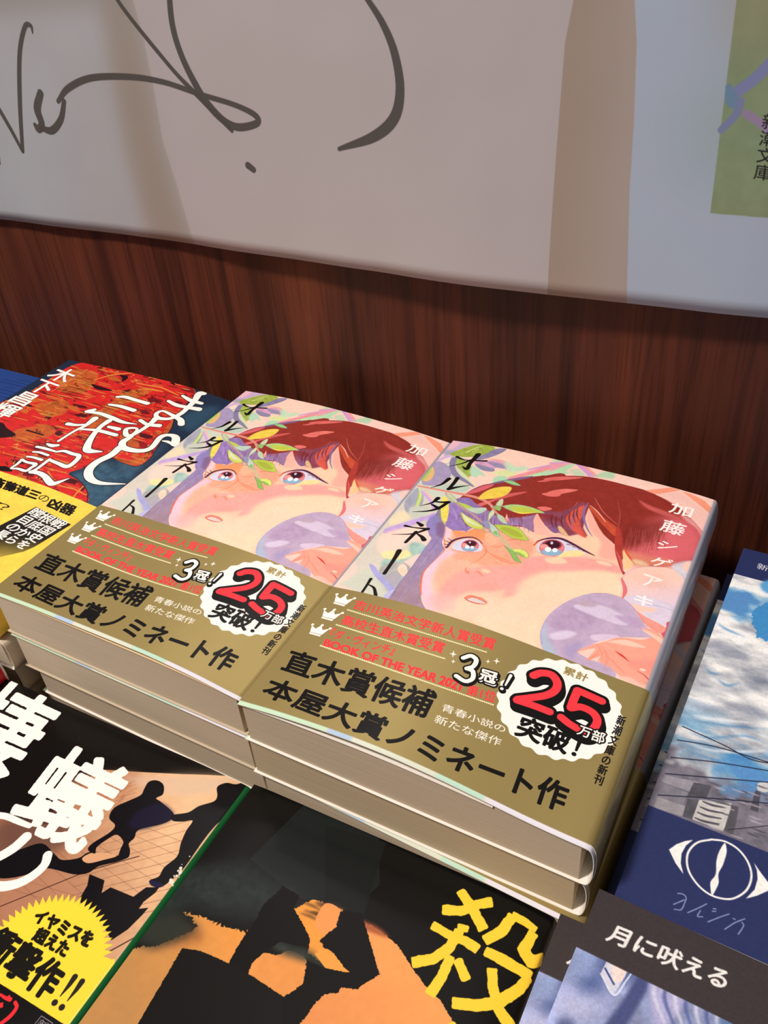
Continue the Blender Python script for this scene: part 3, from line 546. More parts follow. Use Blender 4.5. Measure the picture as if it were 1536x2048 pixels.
    YG = (190, 204, 80); PG = (208, 216, 172); MG = (190, 208, 190); YY = (238, 206, 80)
    leaf(Zb, [(795, 530), (840, 480), (920, 440), (1020, 422), (1095, 428), (1080, 470), (1020, 510), (930, 530), (850, 536)], YY, edge=(190, 170, 110))
    leaf(Zb, [(1020, 600), (1100, 582), (1200, 590), (1300, 615), (1395, 658), (1300, 660), (1180, 665), (1090, 640)], (176, 206, 130), [(1090, 605), (1200, 605), (1290, 625), (1350, 650), (1200, 658), (1110, 630)], YG); F(Zb, [(1100, 640), (1200, 655), (1330, 655), (1190, 668)], (240, 214, 90))
    leaf(Zb, [(940, 768), (1040, 768), (1130, 785), (1190, 820), (1225, 870), (1248, 906), (1170, 900), (1090, 880), (1010, 830)], (186, 206, 76), [(1000, 790), (1100, 800), (1200, 870), (1120, 870), (1040, 830)], (170, 182, 66))
    leaf(Zb, [(590, 555), (680, 578), (760, 610), (862, 612), (865, 640), (800, 668), (720, 645), (650, 600)], MG, [(600, 565), (680, 580), (740, 610), (690, 618)], (186, 200, 90)); leaf(Zb, [(640, 650), (700, 690), (780, 735), (840, 780), (852, 805), (760, 800), (690, 760), (650, 700)], (206, 214, 100), [(650, 655), (720, 720), (820, 780), (700, 740)], (222, 226, 190))
    leaf(Zb, [(890, 770), (920, 760), (970, 810), (985, 860), (960, 872), (920, 840)], MG, [(930, 840), (960, 820), (975, 862)], (136, 190, 100)); leaf(Zb, [(885, 740), (890, 670), (930, 628), (945, 660), (915, 700)], (200, 214, 170)); leaf(Zb, [(955, 585), (985, 545), (1020, 535), (1018, 580), (985, 600)], PG); leaf(Zb, [(930, 600), (1000, 600), (990, 640), (950, 625)], (150, 190, 100))
    leaf(Zb, [(965, 665), (1020, 690), (1045, 730), (1060, 762), (1010, 745), (975, 710)], (190, 206, 170)); leaf(Zb, [(1030, 955), (1080, 985), (1120, 1010), (1170, 1090), (1185, 1112), (1120, 1085), (1080, 1020)], (140, 192, 92)); leaf(Zb, [(1105, 985), (1180, 985), (1235, 1015), (1250, 1050), (1225, 1066), (1170, 1040), (1120, 1010)], (226, 232, 120), [(1130, 1010), (1180, 1020), (1230, 1062), (1160, 1040)], (150, 196, 84))
    leaf(Zb, [(830, 730), (880, 740), (900, 790), (860, 790)], (150, 150, 190)); leaf(Zb, [(840, 790), (890, 810), (900, 830), (860, 830)], (224, 180, 150)); leaf(Zb, [(1020, 365), (1110, 372), (1180, 414), (1090, 400)], (150, 206, 132)); leaf(Zb, [(500, 490), (560, 500), (610, 560), (560, 555)], (196, 206, 160)); leaf(Zb, [(540, 210), (500, 215), (530, 240)], (210, 214, 200))
    # orange bands, top right
    F(Zc, [(860, 365), (1100, 338), (1180, 365), (1000, 395), (950, 400)], (250, 158, 128), smooth=0); F(Zc, [(1190, 372), (1270, 395), (1400, 460), (1500, 555), (1490, 605), (1380, 520)], (251, 160, 130), smooth=0)
    P.fill(np.vstack([Zc([(950, 402), (1180, 378), (1490, 610), (1425, 800), (1370, 720), (1280, 620), (1180, 530), (1040, 445)])]), (250, 200, 188), smooth=0); S(Zc, [(860, 368), (1030, 440), (1180, 530), (1290, 640), (1390, 760), (1425, 840)], .8, (200, 90, 96), .6)
    P.wash(.025, 40, 5); P.wash(.03, 6, 9)
    # title in brush lettering, and the author's name
    K = (16, 14, 14)
    for pts, w in (([(603, 152), (640, 170), (700, 184), (870, 190)], [4, 3, 2, 2, 3.4]), ([(795, 132), (760, 170), (720, 215), (692, 262), (650, 238)], [7, 6, 5, 5, 1]), ([(730, 182), (640, 215), (535, 236)], [4, 2, .6]), ([(530, 352), (462, 402), (368, 430)], [6, 3.4, .6]), ([(607, 345), (582, 382), (532, 440)], [5.5, 5, 4.5]), ([(530, 442), (620, 424), (722, 410)], [6, 3, .6]), ([(430, 528), (375, 568), (270, 596)], [6.5, 3, .6]), ([(405, 555), (450, 562), (530, 562)], [3, 3, 5]), ([(524, 562), (440, 615), (340, 642), (200, 650)], [5, 5, 3, .6]), ([(375, 582), (438, 618)], [2.4, 5.5]),
                   ([(245, 745), (284, 772)], [3, 6]), ([(135, 775), (220, 792), (345, 805)], [4, 2, 4.4]), ([(340, 804), (200, 848), (15, 853)], [5, 2.6, .5]), ([(232, 832), (185, 880), (140, 924)], [5, 5, 4.6]), ([(240, 846), (285, 875), (305, 902)], [2, 5, 7]), ([(80, 1003), (50, 1055), (0, 1130), (-52, 1205)], [7.5, 6, 5, 5.5])): S(Zb, pts, np.array(w) * 1.2, K)
    S(Ze, [(518, 92), (475, 160), (425, 235)], [5.5, 4.5, 4.5], K); S(Ze, [(495, 150), (550, 185), (568, 260)], [2, 4.5, 6], K)
    Wt = (255, 248, 242)
    for s, q in (('加', [(1105, 468), (1308, 522), (1268, 612), (1068, 560)]), ('藤', [(1035, 622), (1245, 680), (1190, 786), (985, 722)]), ('シ', [(985, 812), (1168, 858), (1130, 900), (958, 885)]), ('ゲ', [(935, 955), (1122, 1000), (1066, 1056), (892, 1040)]), ('ア', [(850, 1114), (1022, 1176), (975, 1226), (828, 1220)]), ('キ', [(800, 1290), (952, 1360), (900, 1428), (742, 1370)])):
        P.text(s, Zc(q), Wt, bold=.1)
    # spine of the jacket: pale grey lilac with faint title marks, and the jacket strip under the band
    P.fill([(A.xs + .8, -2), (150, -2), (150, 155), (A.xs + .8, 155)], (172, 172, 186), smooth=0, mm=True, blur=.1)
    for y0, y1, c in ((132, 142, (236, 120, 100)), (112, 126, (190, 52, 62)), (86, 104, (222, 150, 136)), (62, 76, (190, 44, 56))):
        P.fill([(109.0, y0), (112.2, y0 + 1), (112.4, y1), (109.6, y1 - 2)], c, .75, mm=True, smooth=0)
    for x0, x1, c in ((0, 30, (196, 222, 190)), (30, 38, (176, 200, 222)), (38, 62, (216, 220, 200)), (62, 76, (190, 222, 200)), (76, 106, (226, 222, 230))): P.fill([(x0, -1), (x1, -1), (x1, 4), (x0, 4)], c, mm=True, smooth=0, blur=.5)
    return P

GOLD = (178, 158, 100); INK = (11, 9, 8); REDI = (246, 58, 68); CRM = (252, 246, 238)
def paint_gold_band(bk):
    P = Print(140, 151 * .375, 12, GOLD, None); P.photo = bk.photo
    S = lambda z, pts, w, col, a=1, **k: P.stroke(z(pts), w, col, a, **k)
    for i, (dx, dy) in enumerate(((0, 0), (-122, 150), (-246, 309))):
        q = lambda pts: [(x + dx - i * 1, y + dy) for x, y in pts]
        P.fill(Ze(q([(148, 332), (166, 268), (206, 300), (264, 266), (275, 315), (350, 300), (268, 362)])), CRM, smooth=0)
        P.fill(Ze(q([(136, 350), (144, 336), (260, 366), (248, 381)])), CRM, smooth=0)
        for c in ((172, 258), (270, 266), (352, 299)): S(Ze, q([c, (c[0] + .5, c[1])]), 5, CRM, smooth=0)
    P.text('吉川英治文学新人賞受賞', Zf([(722, 143), (1517, 370), (1498, 434), (698, 192)]), REDI, bold=.12)
    P.text('高校生直木賞受賞', Zf([(650, 228), (1230, 392), (1205, 452), (630, 284)]), REDI, bold=.12)
    P.text('『ダ・ヴィンチ』', Zf([(585, 306), (948, 412), (922, 464), (560, 358)]), REDI, bold=.08)
    P.text('BOOK OF THE YEAR 2021', Zf([(546, 368), (1326, 616), (1308, 662), (532, 406)]), REDI, bold=.13)
    P.text('第1位', Zf([(1358, 624), (1520, 672), (1502, 732), (1342, 682)]), REDI, bold=.12)
    P.dots(Zf((670, 203))[0], Zf((1455, 443))[0], 68, 3.2, (250, 240, 190)); P.dots(Zf((606, 288))[0], Zf((1218, 480))[0], 54, 3.3, (250, 240, 190)); P.dots(Zf((516, 407))[0], Zf((1494, 743))[0], 84, 3.4, (250, 240, 190))
    P.text('直木賞候補', Zf([(352, 425), (1185, 672), (1112, 820), (288, 545)]), INK, bold=.25)
    P.text('本屋大賞ノミネート作', np.vstack([Zf([(248, 582)]), Zg([(798, 772), (748, 930)]), Zf([(172, 684)])]), INK, bold=.25)
    P.text('青春小説の', np.vstack([Zf([(1216, 733)]), Zg([(432, 436), (424, 478)]), Zf([(1200, 776)])]), CRM, bold=.04)
    P.text('新たな傑作', np.vstack([Zf([(1176, 796)]), Zg([(412, 508), (395, 555)]), Zf([(1158, 842)])]), CRM, bold=.04)
    # scalloped badge
    rim = Zg([(760, 68), (900, 118), (1010, 208), (1090, 345), (1000, 572), (780, 634), (620, 590), (430, 440), (385, 285), (430, 165), (560, 68)]); u = bk.photo(rim)
    M = np.c_[2 * u, np.ones(len(u))]; s = np.linalg.lstsq(M, (u ** 2).sum(1), rcond=None)[0]; c = s[:2]; R = math.sqrt(s[2] + c @ c)
    t = np.linspace(0, 2 * math.pi, 288, endpoint=False); rr = R * (1 + .022 * np.cos(24 * t)); P.fill(np.c_[c[0] + rr * np.cos(t), c[1] + rr * np.sin(t)], CRM, smooth=0, mm=True)
    P.text('累計', Zg([(768, 95), (908, 148), (885, 188), (755, 138)]), (168, 146, 84), bold=.12)
    two = [(588, 150), (630, 136), (690, 146), (722, 190), (712, 232), (660, 262), (560, 278), (500, 285)]; two2 = [(494, 290), (590, 322), (678, 356)]
    f1 = [(975, 296), (900, 262), (840, 236)]; f2 = [(838, 236), (815, 290), (800, 332)]; f3 = [(800, 334), (860, 330), (925, 362), (950, 408), (925, 455), (880, 470), (800, 430), (745, 388)]
    for o, c_, off in ((.9, INK, (.9, -1.9)), (.9, INK, (.5, -1.0)), (.9, INK, None), (0, REDI, None)):
        for g in (two, two2, f1, f2, f3): S(Zg, g, 15.5, c_, out=o, off=off, outcol=c_)
    P.text('突破', Zg([(530, 376), (812, 476), (768, 598), (480, 486)]), INK, bold=.25)
    S(Zg, [(852, 522), (830, 575)], [8, 5], INK); S(Zg, [(817, 597), (817.5, 597)], 9, INK, smooth=0)
    P.text('万部', Zg([(856, 428), (1000, 478), (985, 542), (832, 482)]), CRM, bold=.1, out=.42, outcol=INK)
    th = [(188, 50), (232, 38), (262, 62), (245, 98), (208, 110)], [(208, 110), (242, 126), (240, 168), (198, 182), (148, 152)]
    for o, c_, off in ((.5, INK, (.45, -.6)), (.5, INK, None), (0, CRM, None)):
        for g in th: S(Zg, g, 8.6, c_, out=o, off=off, outcol=c_)
        S(Zg, [(458, 150), (428, 205)], [6, 3.6], c_, out=o, off=off, outcol=c_); S(Zg, [(407, 225), (407.5, 225)], 6.5, c_, smooth=0, out=o, off=off, outcol=c_)
    P.text('冠', Zg([(296, 112), (386, 138), (366, 200), (278, 170)]), CRM, bold=.16, out=.6, outcol=INK, off=(.5, -.7)); P.text('冠', Zg([(296, 112), (386, 138), (366, 200), (278, 170)]), CRM, bold=.16, out=.45, outcol=INK)
    for x, y, r in ((132, 28, 22), (132, 70, 14), (330, 70, 14), (379, 68, 20), (218, 182, 17)):
        P.fill(Zg([(x + r * k * math.cos(a), y + r * k * math.sin(a)) for a, k in [(i * math.pi / 4 + .15, 1 if i % 2 == 0 else .28) for i in range(8)]]), CRM, smooth=0)
    P.text('新潮文庫の新刊', Zg([(1072, 370), (1122, 386), (978, 782), (922, 760)]), INK, vertical=True, bold=.12)
    return P
flat = lambda a, b=None: [(0, 0), (60, -.1), (90, -.6), (104.5, a)]
C = Book(-214.5, 1.6, -2, th=.4, W=105.5, front=[(0, .8), (45, .8), (70, 0), (90, -2.2), (105.5, -4.6)], bot=(-15.3, -18.5))
D = Book(-333, 3, -17, W=105, front=flat(-1.5), bot=(-15.4, -15.4))
E_ = Book(-214.3, -151.8, -26, W=104.5, front=flat(-2), bot=(-17.1, -17.1), bulge=4)
ANT = Book(-110.3, -154, -37, W=109.2, D=152.4, front=[(0, 0), (90, -.2), (104, -1.1), (109.2, -1.4)], bot=(-13.1, -13.1), bulge=3.0)
KIL = Book(-.8, -155.5, -36.5, W=98, D=154.6, front=[(0, -.4), (3, 0), (90, 0), (98, -1.)], bot=(-13.3, -13.3), bulge=1.5)
BL1 = Book(109.9, 2.2, -22, th=-2.0, W=106, front=flat(-1.5), bot=(-13.7, -13.7))
BL2 = Book(106.6, 3.6, -35.7, th=-1.9, W=106, front=flat(-1.5), bot=(-13.7, -13.7))
MO1 = Book(100.1, -150.7, -18, th=-2.4, W=106, D=151, front=flat(-1.5), bot=(-15, -15))
MO2 = Book(97.9, -152.4, -33, th=-.3, W=106, D=151, front=flat(-1.5), bot=(-15, -15))
Zt = crop(0, 1350, .21978); Zu = crop(0, 1780, .14323); Zv = crop(1300, 1540, .17573); Zs = crop(100, 720, .23438); Zw = crop(0, 960, .14323)
def FS(P):
    return (lambda z, pts, col, a=1, **k: P.fill(z(pts), col, a, **k)), (lambda z, pts, w, col, a=1, **k: P.stroke(z(pts), w, col, a, **k))

def paint_robe_cover(bk):
    P = Print(140, 151, 8, (28, 44, 66), bk.photo); F, S = FS(P)
    F(Zs, [(150, 1000), (600, 850), (900, 750), (1100, 600), (700, 1000), (500, 1200), (200, 1300)], (52, 84, 106), blur=2, tex=.25); F(Zs, [(1100, 500), (1300, 400), (1450, 420), (1200, 620)], (44, 74, 96), blur=2)
    for i in range(40):
        x, y = RNG.uniform(250, 1300), RNG.uniform(400, 1150); F(Zs, [(x + 40 * math.cos(a) * RNG.uniform(.5, 1.3), y + 30 * math.sin(a) * RNG.uniform(.5, 1.3)) for a in np.arange(7) * .9], (78, 118, 132) if i % 2 else (22, 40, 66), .35, blur=.5)
    robe = np.vstack([Zh([(-400, 800), (-300, 500), (0, 325), (120, 290), (250, 215), (330, 160), (430, 100)]), Zs([(300, 20), (440, 30), (700, 60), (850, 110), (1000, 140), (1110, 190), (1220, 240), (1240, 300), (1180, 350), (1120, 440), (1060, 500), (1030, 590), (960, 680), (900, 760), (850, 840), (740, 905), (600, 870), (520, 830), (420, 860), (260, 930), (160, 970), (260, 1040), (320, 1130), (310, 1230), (100, 1300)])])
    P.fill(robe, (206, 40, 38), tex=.1); m, bb = P.mask(robe, smooth=1); cl = np.zeros((P.H, P.W), np.float32); cl[bb[2]:bb[3], bb[0]:bb[1]] = m; P.clip = cl
    r = np.random.RandomState(3); ex = np.array([1, .27]); ey = np.array([-.75, 1.0])
    for i in range(210):
        c = np.array([r.uniform(-500, 1250), r.uniform(0, 1250)]); a, b = r.uniform(18, 80), r.uniform(6, 20); k = ((100, 18, 28), (216, 40, 42), (140, 24, 32), (56, 16, 24), (230, 50, 48), (196, 104, 42), (120, 20, 28))[i % 7]
        F(Zs, [c + ex * a * math.cos(t) * r.uniform(.6, 1.3) + ey * b * math.sin(t) * r.uniform(.6, 1.4) for t in np.arange(9) * .7], k, .85, blur=.12)
    for q in ([(160, 90), (390, 100), (390, 190), (300, 270), (60, 260)], [(640, 280), (800, 240), (880, 260), (560, 430), (400, 600), (330, 500), (500, 380)], [(540, 820), (700, 850), (860, 780), (820, 860), (730, 900), (600, 870)], [(1000, 560), (1060, 520), (1000, 640), (960, 640)], [(-120, 380), (150, 350), (120, 460), (-60, 480)], [(600, 640), (720, 660), (760, 740), (640, 740)], [(-300, 600), (0, 560), (20, 640), (-280, 700)]): F(Zs, q, (186, 104, 42), .75, tex=.2, blur=.15)
    for i in range(620):      # embroidered rows and flowers
        c = np.array([r.uniform(-450, 1150), r.uniform(30, 1200)]); L = r.uniform(40, 170)
        if i % 3: S(Zs, [c, c + ex * L * .5 + (0, r.uniform(-3, 3)), c + ex * L], [1, 1.8, 1], ((206, 130, 54), (214, 148, 68), (110, 34, 24))[(i // 3) % 3], .85)
        else: 
            k = (218, 140, 58) if i % 2 else (70, 20, 24)
            for j in range(5): S(Zs, [c + (r.uniform(-18, 18), r.uniform(-12, 12))] * 2, r.uniform(1.2, 3), k, .9, smooth=0)
    for q in ([(740, 200), (860, 220), (960, 240), (1090, 300)], [(760, 250), (860, 250), (960, 270)], [(380, 170), (520, 130), (700, 110)], [(1000, 140), (1110, 190), (1225, 240), (1240, 300), (1180, 350)], [(-20, 950), (60, 1060), (200, 1100), (300, 1150)], [(130, 1250), (240, 1120), (300, 1060)]): S(Zs, q, [2, 3, 2], (226, 140, 60))
    for q in ([(600, 130), (640, 150), (620, 180)], [(1020, 170), (1060, 210)], [(360, 210), (420, 240), (520, 260)], [(-200, 600), (-60, 640)]): S(Zs, q, [3, 8, 3], (40, 16, 24))
    P.clip = None; S(Zs, [(160, 970), (260, 1040), (318, 1130), (312, 1230)], 1.2, (20, 20, 30)); S(Zs, [(520, 830), (600, 870), (740, 907), (850, 842), (960, 680), (1030, 590), (1065, 500)], 1, (24, 20, 30))
    F(Zr, [(-300, 830), (0, 820), (80, 890), (180, 970), (0, 1000), (-300, 1000)], (38, 16, 20)); F(Zr, [(0, 1320), (80, 1325), (140, 1380), (0, 1370), (-200, 1300)], (24, 14, 16))
    Wt = (250, 246, 238)
    brush = [(Zs, [(1310, 285), (1270, 290), (1230, 350), (1170, 410), (1110, 460), (1020, 500), (925, 495), (905, 460), (960, 435), (1040, 470), (1110, 510), (1118, 545)], [9, 11, 9, 8, 8, 7, 8, 7, 5, 7, 10, 11]), (Zs, [(1130, 305), (1200, 345), (1290, 370)], [5, 8, 7]), (Zs, [(1010, 350), (1080, 385), (1180, 405), (1270, 420)], [6, 8, 8, 10]),
             (Zs, [(900, 500), (860, 540), (790, 590), (700, 640), (650, 640), (650, 590), (720, 580), (740, 600), (680, 660), (620, 700), (630, 750), (760, 775), (860, 750), (940, 660), (1010, 640), (1070, 660), (1065, 715)], [10, 8, 7, 7, 9, 7, 5, 5, 8, 11, 12, 10, 9, 9, 7, 12, 14]), (Zs, [(770, 515), (830, 550), (930, 560)], [7, 7, 9]), (Zs, [(960, 690), (1010, 700), (1060, 735)], [3, 6, 3]),
             (Zs, [(590, 750), (520, 810), (400, 870), (330, 940), (340, 1010), (430, 1050), (640, 1058)], [12, 12, 12, 14, 14, 9, 2]), (Zs, [(570, 315), (640, 315), (740, 345), (830, 370)], [5, 7, 7, 8]), (Zs, [(505, 380), (600, 395), (715, 430)], [5, 7, 8]), (Zs, [(375, 425), (310, 440), (420, 455), (520, 490), (620, 530), (740, 548)], [7, 6, 7, 8, 7, 1.5]),
             (Zs, [(380, 500), (300, 560), (200, 610), (70, 692)], [11, 7, 5, 5]), (Zs, [(150, 545), (220, 555), (320, 550)], [8, 6, 4]), (Zs, [(500, 520), (430, 570), (360, 650), (315, 740), (330, 775), (440, 782)], [10, 8, 9, 12, 12, 3]), (Zs, [(250, 590), (400, 600), (560, 640)], [4, 7, 8]), (Zs, [(500, 570), (580, 590)], [6, 9]),
             (Zr, [(535, 1068), (590, 1088), (655, 1085)], [4, 8, 6]), (Zr, [(415, 1100), (500, 1118), (640, 1158)], [5, 6, 4]), (Zr, [(375, 1158), (450, 1165), (545, 1198)], [4, 5, 5]), (Zr, [(305, 1212), (380, 1222), (470, 1250)], [4, 5, 6]), (Zr, [(245, 1245), (300, 1275), (400, 1300), (350, 1340), (290, 1375), (200, 1350), (125, 1345), (190, 1300), (245, 1250)], [5, 5, 7, 6, 6, 5, 4, 5, 5]),
             (Zr, [(655, 1155), (730, 1150), (820, 1180), (895, 1205), (850, 1270), (760, 1325), (660, 1290), (560, 1250)], [5, 6, 7, 8, 8, 9, 7, 6]), (Zr, [(560, 1245), (500, 1290), (420, 1350), (350, 1390)], [6, 6, 6, 7]), (Zr, [(350, 1385), (440, 1400), (510, 1440), (560, 1500), (610, 1520), (785, 1460)], [8, 9, 10, 12, 10, 1.5])]
    for o, c in ((.35, (20, 12, 14)), (0, Wt)):
        for z, p, w in brush: S(z, p, w, c, out=o, outcol=c)
    P.text('木下昌輝', Zh([(385, 95), (500, 140), (40, 425), (-95, 385)]), Wt, vertical=True, bold=.2, out=.15, outcol=(30, 10, 12)); S(Zs, [(320, 80), (180, 170), (10, 270)], 1.5, (226, 120, 90), .9)
    P.fill([(bk.xs + 1.0, -2), (150, -2), (150, 155), (bk.xs + 1.0, 155)], (176, 22, 28), smooth=0, mm=True); P.stroke([(bk.xs - 1.0, -5), (bk.xs - 1.0, 155)], .25, (120, 140, 150), .5, mm=True, smooth=0); return P
def paint_yellow_band(bk):
    P = Print(140, 151 * .42, 8, (250, 210, 80), bk.photo); F, S = FS(P)
    P.text('斎藤道三', Zw([(-60, -40), (596, 180), (490, 285), (-110, 80)]), INK, bold=.3); P.text('の', Zw([(585, 205), (712, 250), (640, 330), (520, 275)]), INK, bold=.05); P.text('凶器', Zw([(740, 262), (1085, 390), (985, 512), (650, 378)]), INK, bold=.3)
    F(Zw, [(505, 385), (995, 632), (480, 945), (330, 1010), (-100, 1110), (-300, 800)], (26, 22, 18), smooth=0, grad=(Zw((300, 800))[0], Zw((130, 1080))[0], (170, 146, 60)))
    for s, x, y in (('戦国史を', 820, 615), ('根底から', 660, 545), ('瞠目の長編', 520, 470)):
        rx, ry, dx, dy = 175, 75, -160, 100; x -= (rx + dx) / 2 + 0; y -= (ry + dy) / 2; n = len(s)
        P.text(s, Zw([(x, y), (x + rx * .98, y + ry * .98), (x + rx * .9 + dx * n, y + ry * .9 + dy * n), (x + dx * n, y + dy * n)]), CRM, vertical=True, bold=.16)
    P.text('？', Zw([(20, 320), (150, 370), (80, 450), (-40, 400)]), INK); S(Zw, [(-30, 320), (15, 335)], 3, INK); P.wash(.05, 8, 4); P.wash(.05, 50, 6); return P

def paint_silhouette_cover(bk):
    P = Print(140, 152.4, 8, (10, 8, 8), bk.photo); F, S = FS(P)
    F(Zi, [(560, 655), (760, 668), (1000, 680), (1250, 690), (1400, 700), (1400, 800), (800, 1600), (500, 2100), (-200, 2100), (-200, 900), (300, 960), (480, 700)], (226, 178, 134), smooth=0, grad=(Zi((900, 1000))[0], Zi((100, 1150))[0], (150, 98, 72)), tex=.05)
    F(Zi, [(400, 700), (760, 680), (640, 800), (500, 860), (300, 900)], (176, 118, 88), .8, blur=1.5); F(Zi, [(0, 950), (300, 900), (420, 1000), (300, 1100), (0, 1150)], (96, 66, 56), .8, blur=2); F(Zi, [(0, 1250), (440, 1230), (480, 1400), (200, 1500), (0, 1600)], (182, 128, 98), .7, blur=2)
    F(Zi, [(1000, 1000), (1060, 920), (1250, 700), (900, 700), (1000, 850), (900, 1000), (900, 1150), (780, 1250), (700, 1300)], (240, 204, 158), .5, blur=2.5); F(Zi, [(700, 690), (1250, 700), (1200, 760), (1000, 800), (750, 740)], (214, 184, 160), .6, blur=1)
    for i in range(26): S(Zi, [(560 + RNG.uniform(-60, 120), 780 + i * 5 + RNG.uniform(-40, 20)), (700 + RNG.uniform(-30, 60), 700 + i * 6)], .9, (150, 84, 56), .5)
    ln = (120, 74, 50)
    for i in range(10): y = 960 + i * 52; S(Zi, [(480 - i * 20, y + 130), (1060 - i * 12, y - 30)], 1 + i * .05, ln, .55, smooth=0)
    for i in range(9): x = 760 - i * 95; S(Zi, [(x, 960 + i * 25), (x + 420, 1120 + i * 60)], 1, ln, .5, smooth=0)
    S(Zi, [(0, 1405), (480, 1210), (760, 1130)], 2, (60, 34, 26), .9, smooth=0); S(Zi, [(600, 1650), (760, 1560), (830, 1490)], 2.4, (60, 34, 26), smooth=0)
    for y in (1290, 1360): S(Zi, [(20, y - 60), (460, y + 70)], 1, ln, .5, smooth=0)
    for y in (760, 800, 850, 900): 
        for x in range(960, 1130, 14): S(Zi, [(x, y + (1130 - x) * .1)] * 2, .9, (190, 150, 120), .6, smooth=0)
    Kc = (8, 7, 12)
    F(Zi, [(0, 1140), (120, 1090), (230, 1060), (300, 1120), (340, 1150), (430, 1140), (500, 1105), (640, 1125), (700, 1135), (640, 1160), (540, 1185), (480, 1222), (400, 1228), (250, 1195), (130, 1235), (0, 1250), (-100, 1200)], Kc); F(Zi, [(450, 1140), (520, 1108), (640, 1126), (560, 1152), (480, 1168)], (214, 160, 118))
    F(Zi, [(790, 760), (815, 722), (860, 715), (895, 740), (892, 790), (855, 812), (885, 835), (950, 895), (935, 930), (880, 955), (760, 985), (735, 1030), (705, 1060), (712, 1100), (700, 1138), (650, 1135), (660, 1090), (675, 1050), (640, 1012), (590, 1035), (530, 1080), (520, 1115), (482, 1095), (505, 1060), (600, 1000), (630, 960), (598, 920), (625, 865), (700, 828), (770, 795)], Kc)
    F(Zi, [(880, 840), (950, 895), (935, 930), (880, 955), (760, 985), (700, 960), (760, 880)], (24, 20, 52), .7, blur=.6)
    F(Zi, [(1190, 800), (1190, 750), (1240, 728), (1300, 735), (1400, 700), (1400, 780), (1180, 960), (1010, 1190), (950, 1250), (880, 1300), (830, 1290), (820, 1262), (870, 1240), (900, 1190), (970, 1130), (990, 1060), (1020, 990), (1055, 935), (1000, 940), (945, 935), (942, 905), (1030, 890), (1090, 855), (1170, 830)], Kc)
    F(Zi, [(490, 1228), (572, 1262), (556, 1332), (605, 1300), (730, 1352), (800, 1300), (872, 1300), (850, 1330), (785, 1380), (760, 1418), (812, 1412), (780, 1450), (700, 1530), (610, 1590), (560, 1500), (430, 1372), (478, 1290)], Kc, smooth=0)
    F(Zi, [(820, 1262), (890, 1280), (880, 1300), (830, 1292)], (24, 24, 70), .8)
    Wt = (250, 240, 232); t = dict(bold=.72, rough=.5)
    P.text('蟻', Zt([(590, 610), (1225, 905), (700, 1630), (60, 1300)]), Wt, **t); P.text('棲', Zt([(20, 30), (590, 300), (40, 960), (-600, 700)]), Wt, **t)
    for p, w in (([(250, 1460), (130, 1570), (0, 1650), (-80, 1690)], [21, 21, 20, 19]), ([(435, 1625), (400, 1730), (290, 1830), (150, 1900), (0, 1925), (-150, 1900)], [18, 18, 19, 20, 21, 21]), ([(-40, 1275), (60, 1290), (180, 1340), (280, 1380)], [14, 13, 12, 10])): S(Zt, p, w, Wt, flat=True, jag=.12)
    # yellow starburst and the black field with red writing
    c = bk.photo(Zu([(560, 1000)]))[0]; rim = bk.photo(Zu([(720, 130), (1480, 760), (1500, 930), (120, 300)])); R = np.linalg.norm(rim - c, axis=1).mean()
    tt = np.arange(0, 124); ang = tt * 2 * math.pi / 124; rr = np.where(tt % 2 == 0, R * 1.05, R * .92); star = np.c_[c[0] + rr * np.cos(ang), c[1] + rr * np.sin(ang)]
    YE = (250, 214, 58); P.fill(star, YE, mm=True, smooth=0); P.fill(Zu([(1400, 1000), (1600, 960), (1600, 1100), (960, 1990), (700, 1760), (600, 1500)]), YE, smooth=0)
    F(Zu, [(-200, 1180), (0, 1308), (870, 1862), (1100, 2010), (800, 2400), (-400, 2400)], (12, 9, 10), smooth=0)
    for s, q in (('イヤミスを', [(560, 262), (1330, 610), (1225, 800), (455, 430)]), ('超えた', [(560, 515), (1000, 740), (890, 945), (440, 690)])): P.text(s, Zu(q), (24, 20, 10), bold=.2)
    P.text('衝撃作', Zu([(40, 500), (950, 1090), (640, 1560), (-330, 890)]), (20, 17, 12), bold=.35)
    for x, y in ((0, 0), (100, 65)): S(Zu, [(1040 + x, 1215 + y), (960 + x, 1330 + y), (835 + x, 1485 + y)], [12, 9, 2], (36, 32, 30), smooth=0); S(Zu, [(758 + x, 1575 + y)] * 2, 13, (36, 32, 30), smooth=0)
    RD = (236, 44, 52); S(Zu, [(0, 1462), (70, 1508), (135, 1530)], [5, 7, 9], RD); F(Zu, [(60, 1510), (140, 1460), (150, 1560)], RD, smooth=0); S(Zu, [(205, 1570), (225, 1640), (140, 1760), (0, 1870), (-80, 1920)], [7, 8, 9, 8, 8], RD); F(Zu, [(-40, 1590), (45, 1565), (40, 1640), (-40, 1660)], RD, smooth=0)
    S(Zu, [(460, 1900), (572, 1760), (730, 1862), (620, 2010), (460, 1900)], 1.6, (150, 146, 146), smooth=0); P.text('新', Zu([(575, 1790), (700, 1870), (620, 1980), (490, 1900)]), (150, 146, 146))
    for i in range(30): S(Zt, [(RNG.uniform(600, 1300), RNG.uniform(200, 800))] * 2, .8, (120, 112, 108), .6, smooth=0)
    P.fill([(bk.xs + .9, -2), (150, -2), (150, 155), (bk.xs + .9, 155)], (20, 88, 44), smooth=0, mm=True)
    v = bk.photo(Zj([(590, 590), (530, 670)])); 
    for y0, n in ((v[0][1], 7), (v[1][1], 14)):
        for i in range(n): P.stroke([(bk.xs + .7 + RNG.uniform(-1.4, .4), y0 + RNG.uniform(-3.5, 3.5))] * 2, RNG.uniform(.3, 1.1), (232, 220, 204), mm=True, smooth=0)
    return P

